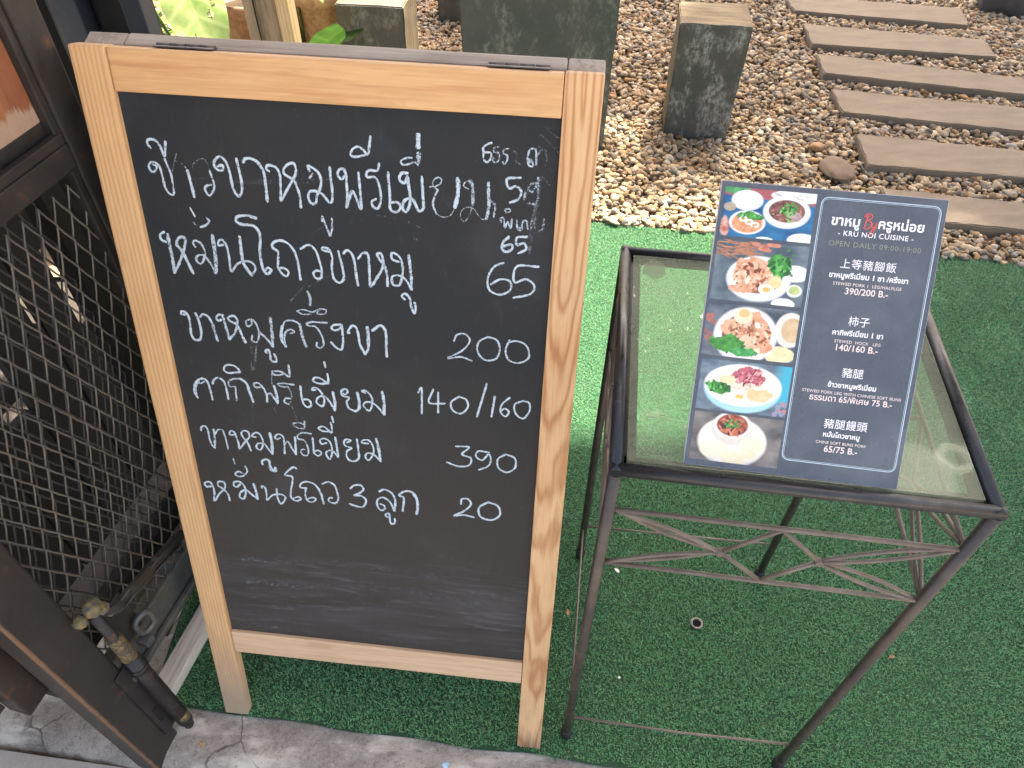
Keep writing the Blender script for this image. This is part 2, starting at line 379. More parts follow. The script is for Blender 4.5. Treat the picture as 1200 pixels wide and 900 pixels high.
c = a.mix(a.gray(n, .35, .7), lin(.185, .148, .105), lin(.13, .104, .076)); c = a.mix(a.gray(n2, .5, .75, 0, .4), c, lin(.20, .165, .12))
a.set(c, .85); a.bump(n2, .35, .003); M['slab'] = a.m
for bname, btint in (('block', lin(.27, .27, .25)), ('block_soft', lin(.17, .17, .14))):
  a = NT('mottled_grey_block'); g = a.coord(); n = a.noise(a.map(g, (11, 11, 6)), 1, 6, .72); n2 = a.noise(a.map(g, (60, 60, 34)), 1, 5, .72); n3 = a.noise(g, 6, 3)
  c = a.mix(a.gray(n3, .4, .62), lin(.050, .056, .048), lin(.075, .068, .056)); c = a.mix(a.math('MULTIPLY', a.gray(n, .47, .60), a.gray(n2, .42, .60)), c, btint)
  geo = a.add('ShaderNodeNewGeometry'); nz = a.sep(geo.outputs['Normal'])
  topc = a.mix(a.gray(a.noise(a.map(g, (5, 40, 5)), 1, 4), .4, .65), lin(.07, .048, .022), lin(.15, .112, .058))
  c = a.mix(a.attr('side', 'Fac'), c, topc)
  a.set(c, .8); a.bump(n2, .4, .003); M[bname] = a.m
a = NT('dark_rock'); g = a.coord(); n = a.noise(g, 20, 5, .7); a.set(a.mix(n, lin(.02, .02, .02), lin(.09, .085, .08)), .8); a.bump(n, .7, .01); M['rock'] = a.m
def leafm(name, c1, c2, trans=.35, scale=12):
    a = NT(name); g = a.coord(); n = a.noise(g, scale, 4); v = a.attr('gc'); q = a.sep(v)
    ve = a.math('MULTIPLY_ADD', a.math('SINE', a.math('MULTIPLY_ADD', a.math('ABSOLUTE', q[1]), -70, a.math('MULTIPLY', q[0], 90))), .5, .5)
    c = a.mix(a.gray(n, .3, .7), c1, c2); c = a.mix(a.math('MULTIPLY', a.math('POWER', ve, 6), .35), c, tuple(min(1, t*1.8) for t in c2[:3])+(1,))
    a.set(c, .4, 0, .4)
    tr = a.add('ShaderNodeBsdfTranslucent'); a.val(tr.inputs[0], c); mx = a.add('ShaderNodeMixShader'); mx.inputs[0].default_value = trans
    a.link(a.b.outputs[0], mx.inputs[1]); a.link(tr.outputs[0], mx.inputs[2]); a.link(mx.outputs[0], a.out.inputs[0]); return a.m
M['leaf_pale'] = leafm('pale_broad_leaf', lin(.15, .25, .05), lin(.30, .36, .15), .35, 22)
M['leaf_green'] = leafm('mid_green_leaf', lin(.022, .06, .010), lin(.045, .10, .018))
M['leaf_lime'] = leafm('yellow_green_leaf', lin(.10, .16, .02), lin(.20, .24, .05))
M['leaf_tree'] = leafm('tree_leaf', lin(.03, .08, .015), lin(.06, .13, .025), .25, 3)
M['bark'] = speck('tree_bark', lin(.12, .09, .065), lin(.20, .16, .12), 25, .9)
# peeling plywood of the gate panel
a = NT('peeling_brown_plywood'); g = a.attr('gc'); q = a.sep(g)
n = a.noise(a.map(g, (2, 16, 16)), 2.2, 5, .6, .5); n2 = a.noise(a.map(g, (10, 60, 60)), 1, 4)
c = a.mix(a.gray(n, .35, .68), lin(.20, .062, .026), lin(.33, .135, .06)); c = a.mix(a.gray(n2, .5, .8, 0, .5), c, lin(.10, .04, .025))
edge = a.math('MULTIPLY_ADD', a.noise(a.map(g, (3, 75, 75)), 1, 4, .7), .05, a.math('MULTIPLY', a.noise(a.map(g, (1, 14, 14)), 1, 2), .035))
bare = a.gray(a.math('SUBTRACT', q[0], edge), -.500, -.506)
c = a.mix(bare, c, a.mix(n2, lin(.42, .29, .20), lin(.28, .18, .12)))
sliv = a.math('MULTIPLY', a.gray(a.noise(a.map(g, (4, 45, 45)), 1, 2), .67, .70), a.gray(q[0], -.33, -.36))
c = a.mix(sliv, c, lin(.45, .32, .22)); a.set(c, .55); a.bump(a.math('ADD', bare, n2), .4, .002); M['ply'] = a.m

# near stile: browned steel, its ridge highlight painted in as a line of worn rust
a = NT('worn_highlight_stile'); g = a.coord(); n = a.noise(g, 18, 5, .65); n2 = a.noise(g, 5, 5, .7); fine = a.noise(g, 180, 2); q = a.sep(a.attr('gc'))
c = a.mix(a.gray(n2, .42, .66), lin(.032, .029, .028), lin(.055, .046, .040)); c = a.mix(a.gray(n, .60, .74), c, lin(.13, .055, .028))
e1 = a.math('SUBTRACT', q[2], q[1]); e1 = a.math('ADD', e1, a.math('MULTIPLY', a.math('SUBTRACT', n, .5), .008))
c = a.mix(a.gray(e1, .0425, .0455, 0, .8), c, lin(.24, .135, .075)); a.set(c, .48, .35); a.bump(fine, .18, .0006); M['stile_ridge'] = a.m
# ================================================================== SETTING
def grid(x0, x1, y0, y1, step, zf):
    xs = np.arange(x0, x1+step*.5, step); ys = np.arange(y0, y1+step*.5, step)
    V = [(x, y, zf(x, y)) for y in ys for x in xs]; nx = len(xs)
    F = [(j*nx+i, j*nx+i+1, (j+1)*nx+i+1, (j+1)*nx+i) for j in range(len(ys)-1) for i in range(nx-1)]
    return V, F
def tf(x): return .4255-.1132*x          # front edge line of the turf
def tb(x): return 2.093-.1415*x          # back edge line of the turf
# the wide ground under everything
V = [(-60, -60, -.16), (60, -60, -.16), (60, 60, -.16), (-60, 60, -.16)]
kind(raw('ground', V, [(0, 1, 2, 3)], M['soil']), 'structure')
# road in front, one step below the kerb
V, F = grid(-4, 4, -3.2, .34, .04, lambda x, y: -.034+.003*mnoise.noise((x*9, y*9, 0)))
V = [(x, y-.065*0-.1132*x*(1 if y > -3 else 1), z) for x, y, z in V]
kind(raw('road', V, F, M['road'], True), 'structure')
# worn concrete kerb: top at z=0, rounded front edge
V = []; F = []
us = np.arange(-3.0, 2.6, .012); prof = [(-.106, -.14), (-.106, -.05), (-.104, -.030), (-.092, -.012), (-.080, -.004)] + [(t, 0) for t in np.arange(-.068, .33, .012)]
for u in us:
    for (t, z) in prof:
        q = Vector((u*7, t*7, 1)); q2 = Vector((u*38, t*38, z*30)); q3 = Vector((u*110, t*110, z*90))
        dz = .0055*mnoise.noise(q)+.0035*mnoise.noise(q2)+.0016*mnoise.noise(q3)
        dt = .012*mnoise.noise(Vector((u*4, 3, z*4)))+.005*mnoise.noise(q2+Vector((5, 5, 5)))
        V.append((u, tf(u)+(min(t, .13) if u < -.665 else t)+(dt if t < -.06 else dt*.3), z-.012+dz))
n = len(prof)
for i in range(len(us)-1):
    for j in range(n-1): F.append((i*n+j, (i+1)*n+j, (i+1)*n+j+1, i*n+j+1))
kind(raw('kerb', V, F, M['kerb'], True), 'structure')
# artificial turf: backing sheet and blades
HOLE = (.377, .669)
V = []; F = []
xs = np.arange(-.66, 2.61, .03); ts = np.linspace(0, 1, 50)
for x in xs:
    y0 = tf(x)+.006*mnoise.noise((x*9, 0, 0)); y1 = tb(x)+.004*mnoise.noise((x*12, 4, 0))
    for t in ts: V.append((x, y0+(y1-y0)*t, -.0055+.002*mnoise.noise((x*3, t*5, 0))))
n = len(ts)
for i in range(len(xs)-1):
    for j in range(n-1): F.append((i*n+j, (i+1)*n+j, (i+1)*n+j+1, i*n+j+1))
turf = kind(raw('turf_mat', V, F, M['turf_base']), 'structure')
def blades(name, n, x0, x1, y0, y1, h0, h1, wd):
    x = rng.uniform(x0, x1, n); y = rng.uniform(y0, y1, n)
    ok = (y > tf(x)+.002+.006*np.sin(x*23)*np.sin(x*57)) & (y < tb(x)-.002) & (x > -.655) & (np.hypot(x-HOLE[0], y-HOLE[1]) > .0125)
    # clumps combed apart a little
    x, y = x[ok], y[ok]; n = len(x)
    sw = np.sin(x*41+np.sin(y*37)*2)+np.sin(y*53+np.sin(x*29)*2)
    a = rng.uniform(0, 2*np.pi, n)+sw*.2; h = rng.uniform(h0, h1, n); lean = rng.uniform(.2, 1.0, n)*h*1.1
    dx, dy = np.cos(a), np.sin(a); px, py = -dy, dx; w2 = wd*rng.uniform(.7, 1.2, n)/2
    z0 = -.0055
    V = np.zeros((n, 5, 3))
    for k, (f, s_) in enumerate([(0, 1), (0, -1), (.5, -.9), (.5, .9), (1, 0)]):
        V[:, k, 0] = x+dx*lean*f**1.6+px*w2*s_; V[:, k, 1] = y+dy*lean*f**1.6+py*w2*s_
        V[:, k, 2] = z0+h*f*(1-.18*f)
    b = np.arange(n)*5
    F = np.concatenate([np.stack([b, b+1, b+2], 1), np.stack([b, b+2, b+3], 1), np.stack([b+3, b+2, b+4], 1)])
    t = rng.uniform(0, 1, n); pat = .5+.25*np.sin(x*2.3+1)+.25*np.sin(y*3.1+x)
    c = np.stack([.050+.050*t+.016*pat, .170+.145*t+.028*pat, .078+.060*t], 1)
    yel = rng.uniform(0, 1, n) < .12; c[yel] = [.15, .24, .11]
    cc = np.repeat(c[:, None, :], 5, 1)
    return kind(raw(name, V.reshape(-1, 3), F, M['blade'], False, cc.reshape(-1, 3)), 'stuff')
blades('turf_grass', 1000000, -.66, 2.0, .2, 2.2, .0038, .0072, .0013)
# garden: soil, pebbles
V, F = grid(-4.5, 4.5, 1.75, 6.2, .12, lambda x, y: -.020+.008*mnoise.noise((x*2, y*2, 0)))
V = [(x, max(y, tb(x)-.02 if x > -.66 else 1.0), z) for x, y, z in V]
kind(raw('garden_soil', V, F, M['soil'], True), 'structure')
V, F = grid(-4.5, -.655, .50, 1.8, .05, lambda x, y: -.03+.012*mnoise.noise((x*3, y*3, 2)))
V = [(x, max(y, tf(x)+.12), z) for x, y, z in V]
kind(raw('side_soil', V, F, speck('shade_dark_soil', lin(.022, .018, .014), lin(.04, .032, .024), 30, .95), True), 'structure')  # soil colour darkened to stand for the shade behind the gate
SLABS = [[(1.335, 4.035), (1.352, 3.822), (2.135, 3.677), (2.19, 3.89)], [(1.352, 3.664), (1.333, 3.434), (2.124, 3.326), (2.144, 3.514)],
         [(1.326, 3.335), (1.306, 3.136), (2.11, 2.961), (2.143, 3.117)], [(1.295, 2.993), (1.282, 2.791), (2.047, 2.639), (2.072, 2.843)],
         [(1.284, 2.623), (1.259, 2.401), (1.99, 2.30), (2.02, 2.49)], [(1.258, 2.251), (1.248, 2.073), (1.95, 1.965), (1.98, 2.12)]]
BLOCKS = [(-.655, 2.783, .250, .20, .40, -.12), (-.19, 2.52, .515, .30, .62, -.05), (.556, 2.637, .243, .205, .407, -.122), (-.38, 3.68, .20, .2, .40, -.05)]
def inside(x, y, poly, pad=0):
    ok = np.ones(len(x), bool); n = len(poly)
    for i in range(n):
        (ax, ay), (bx, by) = poly[i], poly[(i+1) % n]
        L = math.hypot(bx-ax, by-ay); ok &= ((bx-ax)*(y-ay)-(by-ay)*(x-ax))/L > -pad
    return ok
def ico(sub):
    b = bmesh.new(); bmesh.ops.create_icosphere(b, subdivisions=sub, radius=1)
    V = np.array([v.co[:] for v in b.verts]); F = np.array([[v.index for v in f.verts] for f in b.faces]); b.free(); return V, F
PAL = np.array([(.62, .50, .34), (.52, .39, .235), (.39, .275, .16), (.28, .175, .095), (.50, .44, .36), (.22, .20, .18), (.33, .31, .275), (.15, .13, .11), (.66, .58, .45), (.43, .245, .11)])
PW = np.array([.16, .19, .17, .10, .10, .08, .06, .04, .06, .04]); PW = PW/PW.sum()
def pebbles(n, x0, x1, y0, y1, r0, r1, base):
    x = rng.uniform(x0, x1, n); y = rng.uniform(y0, y1, n)
    ok = y > np.where(x > -.66, tb(x)-.004+.008*np.sin(x*31), 1.9)
    for s_ in SLABS: ok &= ~inside(x, y, s_[::1], .004)
    for (bx, by, bw, bd, bh, ba) in BLOCKS:
        cx, cy = math.cos(ba), math.sin(ba); u = (x-bx)*cx+(y-by)*cy; v = -(x-bx)*cy+(y-by)*cx
        ok &= ~((u > -.003) & (u < bw+.003) & (v > -.003) & (v < bd+.003))
    x, y = x[ok], y[ok]; n = len(x)
    r = r0*(r1/r0)**(rng.uniform(0, 1, n)**1.5)
    BV, BF = base; k = len(BV)
    sc3 = np.stack([rng.uniform(.95, 1.45, n), rng.uniform(.7, 1.05, n), rng.uniform(.45, .8, n)], 1)*r[:, None]
    dirs = rng.normal(size=(6, 3)); dirs /= np.linalg.norm(dirs, axis=1)[:, None]
    # a dozen knocked-about prototypes
    protos = []
    for i in range(24):
        q = BV*(1+.0*BV[:, :1]); d = rng.normal(size=(9, 3)); d /= np.linalg.norm(d, axis=1)[:, None]
        for dd in d:
            t = q@dd; lim = rng.uniform(.55, .85); q = q-np.clip(t-lim, 0, None)[:, None]*dd*rng.uniform(.7, 1)
        protos.append(q*(1+.05*rng.normal(size=(k, 1))))
    P = np.array(protos)[rng.integers(0, 24, n)]
    P = P*sc3[:, None, :]
    e = np.stack([rng.normal(0, .35, n), rng.normal(0, .35, n), rng.uniform(0, 6.28, n)], 1)
    ca, sa = np.cos(e), np.sin(e); o_ = np.zeros(n); l_ = np.ones(n)
    RX = np.array([[l_, o_, o_], [o_, ca[:, 0], -sa[:, 0]], [o_, sa[:, 0], ca[:, 0]]]).transpose(2, 0, 1)
    RY = np.array([[ca[:, 1], o_, sa[:, 1]], [o_, l_, o_], [-sa[:, 1], o_, ca[:, 1]]]).transpose(2, 0, 1)
    RZ = np.array([[ca[:, 2], -sa[:, 2], o_], [sa[:, 2], ca[:, 2], o_], [o_, o_, l_]]).transpose(2, 0, 1)
    P = np.einsum('nij,nkj->nki', RZ@RY@RX, P)
    z = rng.uniform(-.012, .006, n)+.008*np.sin(x*3+y*2)*np.cos(y*4)-.002
    P = P+np.stack([x, y, z], 1)[:, None, :]
    F = (BF[None]+np.arange(n)[:, None, None]*k).reshape(-1, 3)
    c = PAL[rng.choice(len(PAL), n, p=PW)]*rng.uniform(.42, .84, n)[:, None]
    return P.reshape(-1, 3), F, np.repeat(c[:, None], k, 1).reshape(-1, 3)
A = pebbles(15500, -.3, 1.9, 1.75, 2.9, .0078, .0180, ico(2))
B = pebbles(27000, -.8, 2.9, 2.9, 4.6, .0085, .0185, ico(2))
Cs = [pebbles(13000, -1.7, -.3, 1.9, 4.4, .008, .016, ico(1)), pebbles(16000, 1.9, 4.2, 1.5, 4.6, .0085, .0185, ico(2)), pebbles(9000, -1.9, 3.4, 4.4, 5.8, .009, .017, ico(1))]
vo = np.cumsum([0]+[len(q[0]) for q in Cs[:-1]])
C = [np.concatenate([q[0] for q in Cs]), np.concatenate([q[1]+o_ for q, o_ in zip(Cs, vo)]), np.concatenate([q[2] for q in Cs])]
kind(raw('gravel', A[0], A[1], M['pebble'], True, A[2]), 'stuff')
kind(raw('gravel', np.concatenate([B[0], C[0]]), np.concatenate([B[1], C[1]+len(B[0])]), M['pebble'], True, np.concatenate([B[2], C[2]])), 'stuff')

# stepping slabs
SL = ['farthest sandstone stepping slab, cut off by the top of the photo', 'second sandstone stepping slab from the far end of the path', 'third sandstone stepping slab from the far end, level with the grey block\'s top',
      'middle sandstone stepping slab beside the standing grey block', 'sandstone stepping slab with a brown flat stone beside its left end', 'nearest sandstone stepping slab, partly behind the menu board']
for q, lb in zip(SLABS, SL):
    cx = sum(v[0] for v in q)/4; cy = sum(v[1] for v in q)/4
    # ragged outline
    pts = []
    for i in range(4):
        a0, b0 = Vector((*q[i], 0)), Vector((*q[(i+1) % 4], 0)); nseg = max(3, int((b0-a0).length/.03))
        for k in range(nseg):
            p_ = a0.lerp(b0, k/nseg); d_ = .004 if k else .006
            pts.append(p_+Vector((d_*mnoise.noise((p_.x*20, p_.y*20, 1)), d_*mnoise.noise((p_.x*20, p_.y*20, 7)), 0)))
    b = bmesh.new(); vs = [b.verts.new((p_.x-cx, p_.y-cy, -.03)) for p_ in pts]; f = b.faces.new(vs)
    r_ = bmesh.ops.extrude_face_region(b, geom=[f]); 
    for v in r_['geom']:
        if isinstance(v, bmesh.types.BMVert): v.co.z = .022+.002*mnoise.noise((v.co.x*8, v.co.y*8, 3))
    tope = [e for e in b.edges if min(v.co.z for v in e.verts) > 0]
    bmesh.ops.bevel(b, geom=tope, offset=.004, segments=2, affect='EDGES')
    bmesh.ops.recalc_face_normals(b, faces=b.faces[:])
    me = bpy.data.meshes.new('stepping_slab'); b.to_mesh(me); b.free(); me.materials.append(M['slab'])
    o = bpy.data.objects.new('stepping_slab', me); o.location = (cx, cy, 0); col.objects.link(o)
    tag(o, lb, 'stepping stone', 'sandstone slabs of the stepping path')

# stone blocks used as seats
BL = ['short mottled stone block behind the middle of the chalkboard, its right side lit', 'widest dark grey stone block, behind the right end of the chalkboard', 'grey stone block standing alone in the gravel, pale blotches on its front', 'small dark block far back between two larger blocks']
for (bx, by, bw, bd, bh, ba), lb in zip(BLOCKS, BL):
    b = bmesh.new(); bmesh.ops.create_cube(b, size=1)
    bmesh.ops.subdivide_edges(b, edges=b.edges[:], cuts=9, use_grid_fill=True)
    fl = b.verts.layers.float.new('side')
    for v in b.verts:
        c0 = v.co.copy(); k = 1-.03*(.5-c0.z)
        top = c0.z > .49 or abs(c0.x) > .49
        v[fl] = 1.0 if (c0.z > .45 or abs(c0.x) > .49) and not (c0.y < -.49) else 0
        v.co = Vector((c0.x*bw*k, c0.y*bd*k, (c0.z+.5)*(bh+.03)-.03))
        q = Vector((v.co.x*14+bx*5, v.co.y*14, v.co.z*14)); ed = sum(abs(t) > .49 for t in c0)
        v.co += Vector((mnoise.noise(q), mnoise.noise(q+Vector((4, 4, 4))), mnoise.noise(q+Vector((9, 0, 2)))))*(.004 if ed > 1 else .0025)
    be = [e for e in b.edges if len(e.link_faces) == 2 and e.link_faces[0].normal.angle(e.link_faces[1].normal, 0) > 1]
    bmesh.ops.bevel(b, geom=be, offset=.004, segments=2, affect='EDGES')
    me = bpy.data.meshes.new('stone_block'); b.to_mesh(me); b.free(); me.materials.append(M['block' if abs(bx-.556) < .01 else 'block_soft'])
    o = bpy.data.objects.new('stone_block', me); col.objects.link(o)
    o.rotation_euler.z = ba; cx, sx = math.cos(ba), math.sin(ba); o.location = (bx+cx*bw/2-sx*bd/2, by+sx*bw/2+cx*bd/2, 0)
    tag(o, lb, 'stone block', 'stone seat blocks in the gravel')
def rock(name, lb, cat, c, s3, mat, seed):
    V, F = ico(3); V = V.copy(); out = []
    for v in V:
        q = Vector(v)*1.6+Vector((seed, seed, 0)); f = 1+.22*mnoise.noise(q)+.1*mnoise.noise(q*2.7)
        out.append((v[0]*f*s3[0], v[1]*f*s3[1], max(-.8, min(v[2]*f, .8))*s3[2]))
    o = raw(name, out, F, mat, True); o.location = c; return tag(o, lb, cat)
rock('rock', 'dark rounded rock at the top right beyond the stepping slabs', 'rock', (2.46, 3.98, .06), (.16, .13, .14), M['rock'], 3)
rock('flat_stone', 'flat reddish brown stone lying in the gravel above the menu board', 'stone', (1.15, 2.39, .008), (.062, .075, .014), speck('brown_flat_stone', lin(.13, .09, .058), lin(.085, .06, .04), 40, .8), 8)
rock('orange_stone', 'small rusty orange stone in the gravel above the flat brown stone', 'stone', (1.115, 2.535, .012), (.026, .022, .016), speck('rusty_stone', lin(.26, .14, .065), lin(.2, .11, .06), 50, .8), 5)

# ================================================================== CHALKBOARD
BA, BL_ = -.0945, .2933
bu = Vector((math.cos(BA), math.sin(BA), 0)); bn = Vector((-math.sin(BA), math.cos(BA), 0))
bv = Z*math.cos(BL_)+bn*math.sin(BL_); bw_ = bu.cross(bv).normalized()      # bw_ points to the viewer
bo = Vector((-.5132, .4809, 0)); BW, BH, TH = .5754, 1.1215, .020
cb = thing('chalkboard_sign', 'pale wood framed chalkboard standing on turf with handwritten menu and prices', 'chalkboard', bo+bu*BW/2)
def bp(u, v, d=0): return bo+bu*u+bv*v+bw_*d         # d > 0 towards the viewer
def member(u0, u1, v0, v1, d0, d1, along, name, mat, wob=.0006, off=None, parent=cb, bev=.0022):
    mb = MB(); c = bp((u0+u1)/2, (v0+v1)/2, (d0+d1)/2)
    if along == 'v': mb.box(c, bv, bu, bw_, (v1-v0, u1-u0, d1-d0), bev, off or (0, 0, 0), 24, wob)
    else: mb.box(c, bu, bv, bw_, (u1-u0, v1-v0, d1-d0), bev, off, 16, wob)
    return mb.build(name, mat, parent)
member(0, .0415, .004, BH, -TH, 0, 'v', 'stile', M['stile'])
member(.5345, BW, .004, BH, -TH, 0, 'v', 'stile', M['stile_cath'])
member(.0421, .5339, 1.0755, BH-.001, -TH, -.0008, 'u', 'top_rail', M['rail'])
member(.0421, .5339, .172, .222, -TH, -.0012, 'u', 'bottom_rail', M['rail_low'])
mb = MB(); mb.box(bp(.288, .649, -.011), bv, bu, bw_, (.864, .504, .008), .0005)
slate = mb.build('board_panel', M['slate'], cb)
